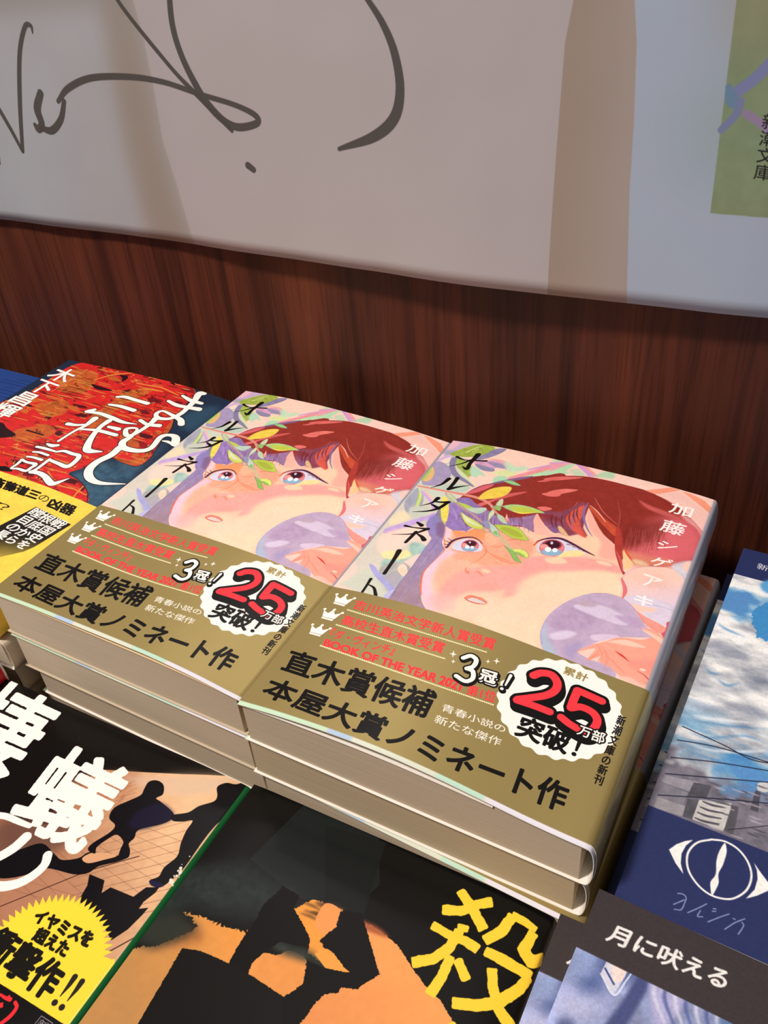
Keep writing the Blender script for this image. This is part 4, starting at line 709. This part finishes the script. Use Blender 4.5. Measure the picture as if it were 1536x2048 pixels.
def paint_sunset_cover(bk):
    P = Print(140, 154.6, 8, (10, 10, 9), bk.photo); F, S = FS(P)
    F(Zj, [(1290, 240), (1700, 400), (1700, 700), (1536, 850), (1250, 770), (975, 555)], (22, 27, 27), smooth=0); F(Zk, [(0, 0), (340, 100), (210, 520), (0, 440)], (18, 22, 22), smooth=0)
    F(Zj, [(560, 650), (900, 560), (1100, 650), (1300, 800), (1000, 900), (760, 860), (600, 830), (330, 1030), (420, 850)], (44, 52, 50), .85, blur=3, tex=.2)
    og = dict(tex=.03)
    F(Zj, [(310, 1042), (450, 1045), (540, 1005), (640, 965), (690, 930), (640, 880), (600, 850), (700, 872), (800, 920), (880, 945), (975, 965), (860, 1140), (600, 1055), (370, 1480), (0, 1700), (-300, 1700)], (184, 132, 76), smooth=0, grad=(Zj((300, 1200))[0], Zj((900, 1000))[0], (226, 148, 70)), rough=.3, **og)
    F(Zj, [(420, 1060), (520, 1000), (640, 940), (700, 960), (720, 1000), (640, 1030), (540, 1040)], (120, 70, 40), .55, blur=1.2, tex=.3); F(Zj, [(560, 850), (640, 900), (680, 950), (560, 1010), (440, 1050), (360, 1020), (440, 900)], (46, 50, 42), .9, blur=1.4)
    F(Zj, [(965, 1192), (1015, 1110), (1060, 1078), (1130, 1092), (1200, 1066), (1292, 1120), (1275, 1250), (1170, 1328)], (224, 146, 76), rough=.1, **og)
    F(Zj, [(1220, 830), (1330, 780), (1496, 835), (1496, 900), (1370, 1010), (1460, 1100), (1536, 1190), (1440, 1175), (1300, 1080), (1312, 1010), (1250, 920)], (236, 152, 66), smooth=0, rough=.15, **og)
    for i in range(14): x, y = RNG.uniform(1240, 1420), RNG.uniform(790, 900); S(Zj, [(x, y), (x + 60, y + 20), (x + 110, y + 50)], [2, 5, 1], (50, 40, 34), .7, blur=.2)
    F(Zj, [(1060, 1000), (1200, 1030), (1330, 1080), (1440, 1170), (1300, 1130), (1150, 1080)], (52, 58, 52), .9, blur=.9, tex=.3)
    F(Zk, [(0, 440), (90, 480), (75, 560), (0, 620), (-60, 560)], (232, 150, 84)); F(Zk, [(0, 690), (60, 718), (100, 790), (150, 832), (0, 800), (-60, 720)], (240, 156, 70), smooth=0)
    F(Zk, [(195, 528), (300, 585), (410, 680), (480, 790), (560, 900), (640, 975), (720, 1112), (700, 1500), (-300, 1500), (-140, 1112), (-20, 950), (80, 905), (180, 920), (235, 860), (235, 800), (190, 730), (178, 620)], (238, 156, 88), smooth=0, rough=.12, grad=(Zk((400, 800))[0], Zk((0, 1200))[0], (222, 140, 80)), **og)
    F(Zk, [(195, 528), (300, 570), (360, 630), (280, 610), (190, 570)], (150, 76, 50), .8, blur=.4)
    Kc = (8, 8, 7)
    F(Zj, [(1165, 705), (1255, 762), (1218, 830), (1262, 900), (1312, 1000), (1285, 1045), (1200, 1030), (1145, 1015), (1060, 1070), (1000, 1120), (962, 1195), (855, 1135), (950, 975), (1020, 880), (1050, 810)], Kc, smooth=0, rough=.12); F(Zj, [(600, 1050), (700, 1068), (820, 1120), (960, 1190), (1170, 1328), (1300, 1400), (1150, 1600), (1100, 1900), (100, 1900)], (14, 13, 12), smooth=0, rough=.06)
    F(Zj, [(1496, 835), (1600, 860), (1700, 1200), (1600, 1260), (1480, 1272), (1470, 1300), (1390, 1312), (1300, 1395), (1150, 1600), (1160, 1330), (1275, 1250), (1296, 1120), (1400, 1170), (1536, 1190), (1440, 1080), (1365, 1010), (1480, 920)], Kc, smooth=0, rough=.1)
    F(Zk, [(90, 480), (205, 520), (172, 640), (210, 720), (238, 800), (232, 860), (180, 920), (90, 905), (0, 945), (-60, 900), (-30, 800), (145, 832), (100, 790), (60, 718), (0, 690), (-20, 640), (60, 570)], Kc, smooth=0, rough=.12)
    Y = (248, 205, 58)
    for p, w in (([(750, 365), (810, 450), (885, 590)], [19, 21, 22]), ([(650, 475), (760, 482), (850, 445), (935, 432)], [22, 20, 20, 23]), ([(595, 560), (680, 610), (780, 650), (855, 700)], [19, 17, 20, 22]), ([(735, 575), (800, 585)], [17, 14]), ([(750, 590), (690, 690), (600, 750), (480, 772)], [20, 22, 22, 24]), ([(700, 730), (650, 850), (580, 955)], [20, 22, 24]), ([(735, 750), (790, 872)], [20, 22]), ([(1050, 505), (980, 600), (885, 650)], [20, 24, 22]), ([(1040, 505), (1110, 540), (1180, 590)], [18, 18, 14]), ([(1165, 600), (1105, 700), (1150, 768), (1240, 745)], [20, 24, 26, 26]), ([(890, 705), (1000, 760), (1150, 850)], [20, 24, 22]), ([(1140, 850), (1080, 920), (970, 990), (850, 1012), (705, 995)], [20, 24, 26, 24, 24]), ([(930, 800), (935, 900), (965, 1030), (1050, 1150)], [22, 22, 24, 26]), ([(690, 1110), (720, 1170)], [26, 26])): S(Zk, p, w, Y, smooth=0, flat=True, jag=.5)
    for i in range(70): S(Zk, [(RNG.uniform(-900, 1100), RNG.uniform(-300, 1000))] * 2, .8, (110, 104, 98), .5, smooth=0)
    return P

def paint_sky_cover(bk):
    P = Print(140, 151, 6, (40, 48, 92), bk.photo); F, S = FS(P)
    v0 = bk.photo(Zl([(882, 1618)]))[0][1]; v1 = bk.photo(Zl([(1338, 277)]))[0][1]; y0, y1 = int(v0 * 6), int(v1 * 6); h = y1 - y0
    w = int(104 * 6); n = .6 * fbm(h, w, 60, 5, 11, 1.7)[..., None] + .4 * fbm(h, w, 16, 4, 19, 2.2)[..., None]; n2 = fbm(h, w, 110, 5, 12, 1.4)[..., None]; t = np.linspace(0, 1, h)[:, None, None]
    base = np.array([198, 200, 204.]) / 255 + (n - .46) * 1.25 * np.array([1, .93, .76]); sky = np.array([74, 142, 198.]) / 255
    k = np.clip((n2 - .56) * 9, 0, 1); im = base * (1 - k) + sky * k; im = np.clip(im, .35, .95)
    k = np.clip((.62 - np.abs(t - .30) * 4), 0, 1) * np.clip((fbm(h, w, 22, 4, 13, 5)[..., None] - .42) * 6, 0, 1); im = im * (1 - k) + np.array([70, 140, 190.]) / 255 * k
    city = np.array([112, 108, 120.]) / 255 * (.75 + .6 * fbm(h, w, 24, 4, 15, .8)[..., None]); k = np.clip((.2 - t) * 18 + (fbm(h, w, 40, 3, 14)[..., None] - .5) * 4, 0, 1); im = im * (1 - k) + city * k
    P.a[y0:y1, :w] = np.clip(im, 0, 1)
    F(Zl, [(1440, 500), (1480, 470), (1600, 440), (1600, 660), (1490, 650), (1460, 600)], (66, 140, 198), rough=.3); F(Zl, [(1500, 330), (1600, 310), (1600, 400), (1510, 380)], (90, 160, 212), blur=.5)
    for p in ([(1170, 815), (1210, 850), (1265, 855)], [(1240, 880), (1300, 920), (1370, 905)], [(1240, 560), (1300, 600), (1400, 640)], [(1060, 1180), (1200, 1220), (1400, 1210), (1536, 1260)], [(1120, 1120), (1300, 1150), (1536, 1170)], [(1060, 1290), (1200, 1340), (1300, 1370)], [(1250, 1300), (1400, 1340), (1536, 1330)]): S(Zl, p, [1, 5, 1], (60, 124, 180), .7, blur=.35)
    for p in ([(1050, 1000), (1200, 1060), (1400, 1050), (1536, 1100)], [(1180, 700), (1280, 690), (1400, 760)]): S(Zl, p, [6, 22, 8], (120, 126, 148), .6, blur=1.2)
    for p in ([(1060, 1240), (1200, 1290), (1400, 1300), (1536, 1290)], [(1100, 1090), (1200, 1110), (1500, 1140)]): S(Zl, p, [2, 7, 2], (230, 234, 238), .8, blur=.3)
    bl = [(560, 340), (930, 380), (880, 620), (830, 690), (480, 560)]; F(Zv, [(180, 60), (560, 140), (480, 260), (130, 130)], (150, 146, 156), tex=.12, smooth=0); F(Zv, [(120, 130), (440, 260), (380, 400), (80, 290)], (126, 122, 134), tex=.12, smooth=0); F(Zv, [(80, 300), (400, 410), (370, 530), (40, 430)], (150, 146, 152), tex=.1, smooth=0)
    F(Zv, [(500, 140), (700, 180), (640, 330), (420, 300)], (84, 82, 92), tex=.2, smooth=0); F(Zv, [(430, 330), (560, 340), (480, 560), (370, 530)], (84, 84, 92), tex=.2, smooth=0); F(Zv, bl, (196, 192, 188), tex=.1, smooth=0)
    for i in range(4): S(Zv, [(600 - i * 30, 360 + i * 62), (700 - i * 30, 400 + i * 62), (850 - i * 24, 430 + i * 62)], [3, 5, 3], (70, 68, 78), .9)
    F(Zv, [(930, 400), (1010, 420), (980, 600), (940, 740), (840, 690)], (84, 82, 88), smooth=0, tex=.1); F(Zv, [(1230, 150), (1343, 150), (1343, 250), (1230, 230)], (200, 198, 198)); F(Zv, [(1200, 230), (1260, 250), (1230, 480), (1140, 450)], (76, 74, 84), smooth=0)
    for i in range(46): x, y = RNG.uniform(560, 1500), RNG.uniform(130, 760); S(Zv, [(x, y), (x + 60, y + 22), (x + 130, y + 44)], [2, 4, 2], (78, 76, 88) if i % 3 else (176, 170, 180), .7)
    for p in ([(1045, 1155), (1280, 1262), (1440, 1345), (1600, 1372)], [(1015, 1232), (1250, 1275), (1536, 1360), (1600, 1370)], [(978, 1332), (1250, 1362), (1600, 1420)], [(945, 1425), (1250, 1452), (1600, 1480)], [(905, 1548), (1250, 1570), (1600, 1602)]): S(Zl, p, 2.2, (34, 34, 52))
    S(Zv, [(880, 680), (1100, 660), (1343, 635)], 1.6, (40, 38, 52))
    Wt = (240, 238, 232); q = [(700, 792), (850, 815), (1000, 905), (1110, 1050), (1150, 1210), (1100, 1360), (980, 1450), (860, 1470), (700, 1430), (560, 1330), (450, 1180), (415, 1040), (440, 920), (540, 825), (700, 792)]
    P.fill([(-1, -1), (120, -1), (120, v0), (-1, v0)], (40, 48, 92), mm=True, smooth=0); S(Zv, q, 4.2, Wt)
    F(Zv, [(850, 830), (872, 900), (868, 960), (830, 1080), (780, 1180), (782, 1280), (750, 1360), (705, 1428), (688, 1340), (690, 1270), (735, 1210), (752, 1150), (755, 1040), (785, 930)], Wt)
    F(Zv, [(215, 905), (300, 845), (400, 808), (490, 795), (410, 860), (360, 950), (350, 1060), (380, 1185), (290, 1060)], Wt, smooth=0); F(Zv, [(1183, 1055), (1270, 1180), (1370, 1310), (1350, 1372), (1220, 1430), (1090, 1465), (1190, 1360), (1225, 1240), (1215, 1140)], Wt, smooth=0)
    for p in ([(310, 1405), (370, 1415), (405, 1450), (395, 1500), (350, 1590), (270, 1585)], [(265, 1530), (385, 1480)], [(425, 1625), (540, 1575), (640, 1525)], [(570, 1600), (535, 1665), (595, 1672)], [(715, 1580), (745, 1582)], [(705, 1608), (745, 1610)], [(655, 1730), (780, 1680), (895, 1640)], [(940, 1690), (965, 1702)], [(845, 1815), (960, 1740), (1075, 1695)], [(1040, 1735), (1060, 1775), (1000, 1870)]): S(Zv, p, 2.2, (150, 162, 206), .9)
    P.text('新', Zl([(1480, 215), (1545, 238), (1530, 266), (1470, 250)]), Wt, bold=.06); P.wash(.06, 3, 2); return P

def paint_moon_cover(bk):
    P = Print(140, 151, 6, (148, 158, 198), bk.photo); F, S = FS(P)
    P.wash(.35, 60, 21); P.wash(.12, 12, 22); dk = (62, 76, 130)
    F(Zm, [(560, 1010), (700, 1060), (900, 1140), (700, 1190), (560, 1130)], dk, .7, blur=1.2); F(Zm, [(440, 1200), (560, 1120), (600, 1200), (520, 1260), (460, 1260)], (56, 74, 130), .8, blur=1.5); F(Zm, [(620, 1050), (740, 1090), (720, 1150), (650, 1260), (575, 1140)], (206, 206, 218), smooth=0); F(Zm, [(640, 1080), (735, 1100), (700, 1180), (645, 1190)], (236, 214, 206), smooth=0)
    S(Zm, [(575, 1140), (650, 1262), (720, 1180), (770, 1110)], [3, 4, 3, 3], (214, 220, 236)); S(Zm, [(600, 1110), (650, 1200)], 4, dk); F(Zm, [(800, 1130), (860, 1150), (840, 1240), (700, 1480), (560, 1480), (700, 1300)], (66, 74, 120), .95, smooth=0, blur=.3); F(Zm, [(860, 1160), (960, 1200), (1100, 1260), (1000, 1400), (900, 1480), (860, 1300)], (176, 172, 210), .9, smooth=0, blur=.4)
    for x in range(7): S(Zm, [(900 + x * 62, 1170 + x * 22), (880 + x * 60, 1260 + x * 22), (940 + x * 52, 1420 + x * 10)], [3, 8, 5], (84, 96, 150) if x % 2 else (206, 206, 226), .85, blur=.2)
    F(Zm, [(1300, 1380), (1600, 1440), (1600, 1560), (1300, 1500)], (70, 110, 160), .8, blur=1.); F(Zm, [(320, 1440), (380, 1370), (430, 1440), (380, 1500)], (52, 62, 108), .9, blur=.6); F(Zm, [(460, 1000), (560, 1020), (500, 1120), (400, 1140)], (140, 160, 206), .8, blur=1.5); F(Zm, [(380, 1220), (460, 1260), (600, 1300), (500, 1400), (300, 1380)], (184, 184, 214), .8, blur=2)
    v = bk.photo(Zm([(432, 982)]))[0][1]; P.fill([(-2, v), (120, v), (120, 156), (-2, 156)], (57, 50, 51), mm=True, smooth=0)
    P.text('月に吠える', Zm([(652, 852), (1322, 1128), (1282, 1232), (602, 945)]), (232, 228, 224), bold=.16); P.wash(.08, 2.5, 8); return P

def paint_plain(base, bits):
    P = Print(140, 151, 4, base, None)
    for q, c in bits: P.fill(q, c, mm=True, smooth=0)
    return P

# ------------------------------------------------------------ poster on the wall
class Wallsheet:
    X0, X1, Z0, Z1, Y = -330., 262., 61.0, 400., 173.6
    @staticmethod
    def gap(x, z):
        b = math.exp(-((x - 10) / 120) ** 2); return .35 + 8.0 * b * max(0, 1 - (z - 61) / 230) ** 1.6
    @classmethod
    def photo(s, px):
        px = np.asarray(px, float).reshape(-1, 2); d = np.c_[(px[:, 0] - 768) / FPX, -(px[:, 1] - 1024) / FPX, -np.ones(len(px))] @ CAM_R; y = np.full(len(px), s.Y)
        for _ in range(5):
            t = (y - CAM_C[1]) / d[:, 1]; P = CAM_C + d * t[:, None]; y = np.array([s.Y - s.gap(a[0], a[2]) for a in P])
        return np.c_[P[:, 0] - s.X0, P[:, 2] - s.Z0]
def paint_poster():
    W = Wallsheet; P = Print(W.X1 - W.X0, W.Z1 - W.Z0, 4.4, (222, 207, 202), W.photo); F, S = FS(P)
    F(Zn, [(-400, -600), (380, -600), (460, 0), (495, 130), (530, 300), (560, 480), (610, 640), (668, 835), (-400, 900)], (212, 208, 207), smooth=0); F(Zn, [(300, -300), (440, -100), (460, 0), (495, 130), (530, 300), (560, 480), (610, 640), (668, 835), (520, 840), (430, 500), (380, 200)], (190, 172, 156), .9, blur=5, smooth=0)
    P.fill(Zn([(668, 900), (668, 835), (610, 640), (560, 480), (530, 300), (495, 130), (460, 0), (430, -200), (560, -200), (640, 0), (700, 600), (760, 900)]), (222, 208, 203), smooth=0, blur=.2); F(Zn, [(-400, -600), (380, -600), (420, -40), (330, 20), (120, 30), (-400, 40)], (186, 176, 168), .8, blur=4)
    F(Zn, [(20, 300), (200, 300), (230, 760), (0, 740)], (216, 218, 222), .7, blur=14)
    F(Zo, [(620, -500), (600, 0), (560, 200), (535, 500), (515, 750), (490, 1100), (468, 1500), (855, 1500), (870, 900), (890, 600), (905, 200), (895, 0), (860, -300)], (198, 174, 154), smooth=0, grad=(Zo((560, 700))[0], Zo((880, 720))[0], (208, 188, 174)))
    F(Zo, [(900, -500), (895, 0), (905, 200), (890, 600), (870, 900), (853, 1500), (2600, 1700), (2600, -500)], (208, 218, 232), smooth=0)
    F(Zo, [(1440, -500), (1385, 0), (1258, 1025), (2600, 1125), (2600, -500)], (166, 178, 134), smooth=0, tex=.05); F(Zo, [(1290, 500), (1536, 520), (1536, 760), (1300, 740)], (150, 186, 150), .8, blur=12); F(Zo, [(1380, -100), (1600, -100), (1600, 150), (1370, 120)], (196, 176, 140), .8, blur=8)
    S(Zo, [(1600, 240), (1480, 370), (1375, 450)], 24, (156, 160, 206)); S(Zo, [(1345, 420), (1360, 480), (1390, 500)], [14, 26, 22], (134, 168, 196)); S(Zo, [(1400, 490), (1380, 550), (1310, 625)], [18, 17, 15], (150, 160, 198)); S(Zo, [(1430, 548), (1500, 595), (1600, 680)], 17, (184, 160, 192))
    P.text('新潮文庫', Zo([(1512, 540), (1602, 552), (1552, 875), (1462, 862)]), (24, 22, 22), vertical=True)
    ink = (98, 90, 84); k = .586
    for p, w in (([(118, 112), (112, 88), (92, 92), (74, 180), (76, 340), (85, 512)], [6, 13, 16, 17, 17, 14]), ([(85, 515), (45, 440), (-10, 345)], [12, 15, 15]), ([(0, 512), (4, 555)], 10), ([(145, 318), (135, 370), (150, 420), (140, 440), (128, 425)], [24, 28, 24, 22, 14]), ([(150, 436), (185, 444), (215, 405), (225, 345)], [18, 22, 20, 16]), ([(205, 345), (240, 300), (320, 265), (450, 262), (560, 280), (680, 318), (800, 356), (872, 392), (880, 420), (820, 434), (770, 412), (720, 360), (680, 300), (625, 190), (592, 80), (580, -60)], [14, 20, 20, 19, 17, 17, 17, 20, 22, 24, 24, 26, 26, 24, 24, 22]), ([(380, -60), (410, 5), (500, 125), (600, 245), (700, 345), (795, 445)], [14, 15, 15, 15, 18, 14]), ([(1220, -60), (1262, 0), (1312, 80), (1352, 180), (1370, 300), (1350, 400), (1280, 465), (1160, 508)], [18, 20, 25, 30, 34, 38, 34, 14]), ([(850, 564), (868, 578)], [22, 20])): S(Zn, p, np.array(w) * k, ink, .96)
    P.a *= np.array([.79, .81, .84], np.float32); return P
# ============================================================ SETTING
def box(name, x0, x1, y0, y1, z0, z1, m, parent=None, base=None):
    base = base or Vector((0, 0, 0)); V = [wv(x, y, z) - base for z in (z0, z1) for y in (y0, y1) for x in (x0, x1)]
    return link(name, mesh(name, V, [(0, 2, 3, 1), (4, 5, 7, 6), (0, 1, 5, 4), (2, 6, 7, 3), (0, 4, 6, 2), (1, 3, 7, 5)]), [m], parent)
def wood():
    m = bpy.data.materials.new('red_brown_wood'); m.use_nodes = True; nt = m.node_tree; b = nt.nodes['Principled BSDF']; L = nt.links.new
    N = nt.nodes.new; tc = N('ShaderNodeTexCoord')
    def noise(scale, st, det=5, dist=0):
        mp = N('ShaderNodeMapping'); mp.inputs['Scale'].default_value = st; L(tc.outputs['Object'], mp.inputs[0]); n = N('ShaderNodeTexNoise'); n.inputs['Scale'].default_value = scale
        n.inputs['Detail'].default_value = det; n.inputs['Distortion'].default_value = dist; L(mp.outputs[0], n.inputs['Vector']); return n.outputs[0]
    def ramp(s, stops):
        r = N('ShaderNodeValToRGB'); L(s, r.inputs[0]); e = r.color_ramp.elements
        while len(e) < len(stops): e.new(.5)
        for x, (p, c) in zip(e, stops): x.position = p; x.color = (*[((v / 255 + .055) / 1.055) ** 2.4 for v in c], 1)
        return r.outputs[0]
    def mix(f, a, c, mode='MULTIPLY'):
        x = N('ShaderNodeMix'); x.data_type = 'RGBA'; x.blend_type = mode; x.inputs[0].default_value = f; L(a, x.inputs[6]); L(c, x.inputs[7]); return x.outputs[2]
    broad = noise(22, (1, 1, .10), 4, .6); fine = noise(150, (1, 1, .035), 6, .2); hair = noise(900, (1, 1, .03), 3)
    c = ramp(broad, [(.3, (60, 27, 16)), (.5, (88, 41, 25)), (.7, (110, 56, 34))]); c = mix(.75, c, ramp(fine, [(.32, (130, 104, 96)), (.5, (235, 228, 224)), (.68, (255, 250, 245))]))
    c = mix(.45, c, ramp(hair, [(.35, (150, 130, 120)), (.5, (250, 248, 246)), (.7, (255, 255, 255))])); L(c, b.inputs['Base Color'])
    b.inputs['Roughness'].default_value = .5; b.inputs['Specular IOR Level'].default_value = .35
    bp = N('ShaderNodeBump'); bp.inputs['Strength'].default_value = .12; bp.inputs['Distance'].default_value = .0004; L(hair, bp.inputs['Height']); L(bp.outputs[0], b.inputs['Normal']); return m
WOOD = wood()
tag(box('wall_back', -900, 900, 175, 195, -ZS - 40, 900, WOOD), kind='structure')
tag(box('display_shelf', -900, 900, -500, 175, -ZS - 30, -ZS, WOOD), 'dark wooden shelf underneath the stacked paperbacks', 'shelf')

# poster sheet: hangs a little away from the panel at the bottom, softly creased
def poster():
    W = Wallsheet; nx, nz = 118, 68; n1 = fbm(nz + 1, nx + 1, 26, 3, 31, .28); n2 = fbm(nz + 1, nx + 1, 5, 2, 33, 1.3); base = wv(-34, W.Y, W.Z0); V, UV, F, mi = [], [], [], []
    for o in (0, .25):
        for j in range(nz + 1):
            for i in range(nx + 1):
                x = W.X0 + (W.X1 - W.X0) * i / nx; z = W.Z0 + (W.Z1 - W.Z0) * j / nz
                V.append(wv(x, W.Y - W.gap(x, z) - 1.7 * n1[j, i] - .5 * n2[j, i] + o, z) - base); UV.append((i / nx, j / nz))
    s = nx + 1; K = s * (nz + 1)
    for j in range(nz):
        for i in range(nx): a = j * s + i; F += [(a, a + 1, a + s + 1, a + s), (K + a, K + a + s, K + a + s + 1, K + a + 1)]; mi += [0, 1]
    for i in range(nx): a = nz * s + i; F += [(i, K + i, K + i + 1, i + 1), (a, a + 1, K + a + 1, K + a)]; mi += [1, 1]
    for j in range(nz): a = j * s; F += [(a, a + s, K + a + s, K + a), (a + nx, K + a + nx, K + a + nx + s, a + nx + s)]; mi += [1, 1]
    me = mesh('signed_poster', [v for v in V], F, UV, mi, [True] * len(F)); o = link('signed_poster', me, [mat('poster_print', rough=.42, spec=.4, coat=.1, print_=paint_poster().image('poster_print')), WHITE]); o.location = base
    tag(o, 'large pale poster with a dark marker signature, hung on the wooden wall', 'poster')
poster()

# ============================================================ BOOKS
def pm(name, P, **k):
    a = dict(rough=.34, spec=.2, coat=.15); a.update(k); return mat(name, print_=P.image(name), **a)
MA = pm('portrait_jacket_print', paint_portrait_cover(A)); MG = mat('gold_band_print', print_=paint_gold_band(A).image('gold_band_print', GOLD), rough=.38, spec=.2, coat=.1, foil=.6)
MC = pm('robe_jacket_print', paint_robe_cover(C)); MY = pm('yellow_band_print', paint_yellow_band(C), rough=.45, coat=.15)
MS = pm('silhouette_jacket_print', paint_silhouette_cover(ANT), rough=.25, coat=.2); MK = pm('sunset_jacket_print', paint_sunset_cover(KIL), rough=.28, coat=.15)
MB = pm('sky_jacket_print', paint_sky_cover(BL1), rough=.6, coat=0, noise=.05, nscale=1500); MM_ = pm('moon_jacket_print', paint_moon_cover(MO1), rough=.6, coat=0, noise=.05, nscale=1500)
MD = pm('blue_jacket_print', paint_plain((34, 64, 128), [([(0, 0), (200, 0), (200, 108), (86, 108), (60, 100), (0, 90)], (16, 14, 18))] + [([(60 + i % 3 * 9, 112 + i * 3), (84 + i % 4 * 6, 113 + i * 3), (84 + i % 4 * 6, 113.5 + i * 3), (60 + i % 3 * 9, 112.5 + i * 3)], (24, 46, 100)) for i in range(12)]), rough=.5, coat=.1)
ME = pm('red_stripe_jacket_print', paint_plain((226, 216, 204), [([(88, -5), (140, -5), (140, 150.2), (88, 150.2)], (190, 20, 30)), ([(60, -5), (140, -5), (140, 145.5), (60, 145.5)], (222, 220, 218))]), rough=.4)
MCR = pm('cream_jacket_print', paint_plain((206, 190, 168), []), rough=.5)
PORT = 'girl portrait paperbacks with gold bands'
def scale_uv(o, f):
    me = o.data; uv = np.empty(len(me.loops) * 2, np.float32); me.uv_layers[0].data.foreach_get('uv', uv); uv[1::2] /= f; me.uv_layers[0].data.foreach_set('uv', uv)
def portrait_book(bk, label, fl=None, v1=54.2, block=PAPER, rim=None, **kw):
    rim = rim or WHITE; r = bk.root(label, PORT); bk.block(r, block, **kw); bk.wrap('jacket', [MA, rim], r)
    scale_uv(bk.wrap('paper_band', [MG, rim], r, v0=1.3, v1=v1, off=.32, thick=.2), .375)
    if fl: tag(bk.sheet('flyleaf', r, *fl[:4]), fl[4])
    return r
portrait_book(A, 'pink girl portrait paperback with gold band, top of the right-hand stack', (WHITE, 1.0, 78, .35, 'white flyleaf sticking out under the lifted cover'))
portrait_book(B, 'pink girl portrait paperback with gold band, top of the left-hand stack', (CREAM, 1.0, 99, .35, 'cream flyleaf showing under the lifted cover'), rim=PAPER)
def under(src, dz, dx=0, dy=0, th=0, tl=0, tr=-3.3, bl=-15.8, br=-19.1, bulge=2.6):
    return Book(src.o[0] + dx, src.o[1] + dy, dz, th=th, front=[(0, tl), (60, tl + (tr - tl) * .55), (104.5, tr)], bot=(bl, br), bulge=bulge)
A2 = under(A, -16.2, -.9, .3, .1); A3 = under(A, -32.4, .5, 1.4, -2.2); A4 = under(A, -48.6, 1, 2, .4, bl=-14.6, br=-14.6)
B2 = under(B, -18, 1.0, 0, -.3, tr=-4.0, bl=-15.6, br=-19.6); B3 = under(B, -34.2, 3.0, 1.6, -1.0, tr=-4, bl=-14.8, br=-17.0); B4 = under(B, -49.6, .5, 2.4, .6, tr=-2.4, bl=-13.6, br=-13.6)
portrait_book(A2, 'gold-banded paperback lying directly under the right-hand top book', block=PAPER2)
portrait_book(A3, 'gold-banded paperback jutting right, third down in the right-hand stack')
portrait_book(A4, 'gold-banded paperback at the very bottom of the right-hand stack')
portrait_book(B2, 'gold-banded paperback lying directly under the left-hand top book', rim=PAPER)
portrait_book(B3, 'gold-banded paperback just above the black covers, third down in the left-hand stack')
portrait_book(B4, 'gold-banded paperback at the very bottom of the left-hand stack')
def simple_book(bk, label, group, m, band=None, block=PAPER, zoff=0, inner=WHITE):
    r = bk.root(label, group); bk.block(r, block, top_gap=.35); bk.wrap('jacket', [m, inner], r)
    if band: scale_uv(bk.wrap('paper_band', [band[0], WHITE], r, v0=0, v1=band[1], off=.3, thick=.2), .42)
    return r
def dup(root, d, label, th=0):
    r = root.copy(); SC.collection.objects.link(r); r.location = root.location + Vector(d) * MM; r.rotation_euler = (0, 0, math.radians(th)); r['label'] = label
    for ch in list(root.children):
        c = ch.copy(); SC.collection.objects.link(c); c.parent = r
    return r
C0 = simple_book(C, 'red robe paperback with white brush title and yellow band, top of its stack', None, MC, (MY, 61))
def stack(first, n, W, D, t, group, m, labels, shifts, block=PAPER, band=None, bulge=2.6):
    """flat copies under a top book: one built, the others copied"""
    x, y = first.o[0], first.o[1]; z0 = -ZS + n * t; b = Book(x + shifts[0][0], y + shifts[0][1], z0, th=math.degrees(first.th), W=W, D=D, front=[(0, 0), (W, -.4)], bot=(-t, -t), bulge=bulge)
    r = simple_book(b, labels[0], group, m, band, block); r.rotation_euler = (0, 0, math.radians(shifts[0][2] if len(shifts[0]) > 2 else 0))
    for i in range(1, n): dup(r, (shifts[i][0] - shifts[0][0], shifts[i][1] - shifts[0][1], -i * t), labels[i], shifts[i][2] if len(shifts[i]) > 2 else 0)
stack(C, 3, 105.5, 151, (ZS - 2 - 18.9) / 3, 'cream paperbacks under the red robe book', MCR, ['cream paperback right under the red robe book with the yellow band', 'cream paperback second from the bottom, under the red robe book', 'cream paperback at the bottom, under the red robe book'], [(2.2, -.8), (.5, 0), (0, .5)])
simple_book(D, 'plain blue paperback at the left edge, beside the red robe book', 'blue paperbacks at the far left', MD); stack(D, 2, 105, 151, 15.3, 'blue paperbacks at the far left', MD, ['blue paperback in the middle of the far left stack', 'blue paperback at the bottom of the far left stack'], [(1, 0), (0, .5)])
simple_book(E_, 'red and white striped paperback peeking out below the left-hand gold-banded stack', 'red and white paperbacks', ME); stack(E_, 1, 104.5, 151, 17.0, 'red and white paperbacks', ME, ['red and white striped paperback at the bottom of its pair'], [(0, 0)])
simple_book(ANT, 'black paperback with white rough lettering, shadow figures and yellow starburst', 'silhouette paperbacks', MS); stack(ANT, 1, 107.5, 152, 13.0, 'silhouette paperbacks', MS, ['silhouette paperback lying under the one with the yellow starburst'], [(.5, 0)])
simple_book(KIL, 'black and orange sunset paperback with large yellow rough character', 'sunset paperbacks', MK); stack(KIL, 1, 97, 154, 13.2, 'sunset paperbacks', MK, ['sunset paperback lying under the one with the yellow character'], [(.5, 0)], bulge=1.5)
bb = simple_book(BL1, 'navy paperback with white eye emblem and cloud painting, top of its stack', 'navy eye paperbacks', MB); dup(bb, (-3.5, 0, -13.75), 'navy paperback with cloud painting, its left edge showing under the top one'); dup(bb, (-1.5, .5, -27.5), 'navy paperback at the bottom of the cloud painting stack')
mb = simple_book(MO1, 'charcoal paperback with white title over a violet painting, top of its stack', 'charcoal violet paperbacks', MM_); dup(mb, (-5.8, -.3, -15.05), 'charcoal paperback with its left strip showing under the titled one', 2.0); dup(mb, (-1, -1, -30.1), 'charcoal paperback at the bottom of the violet painting stack')
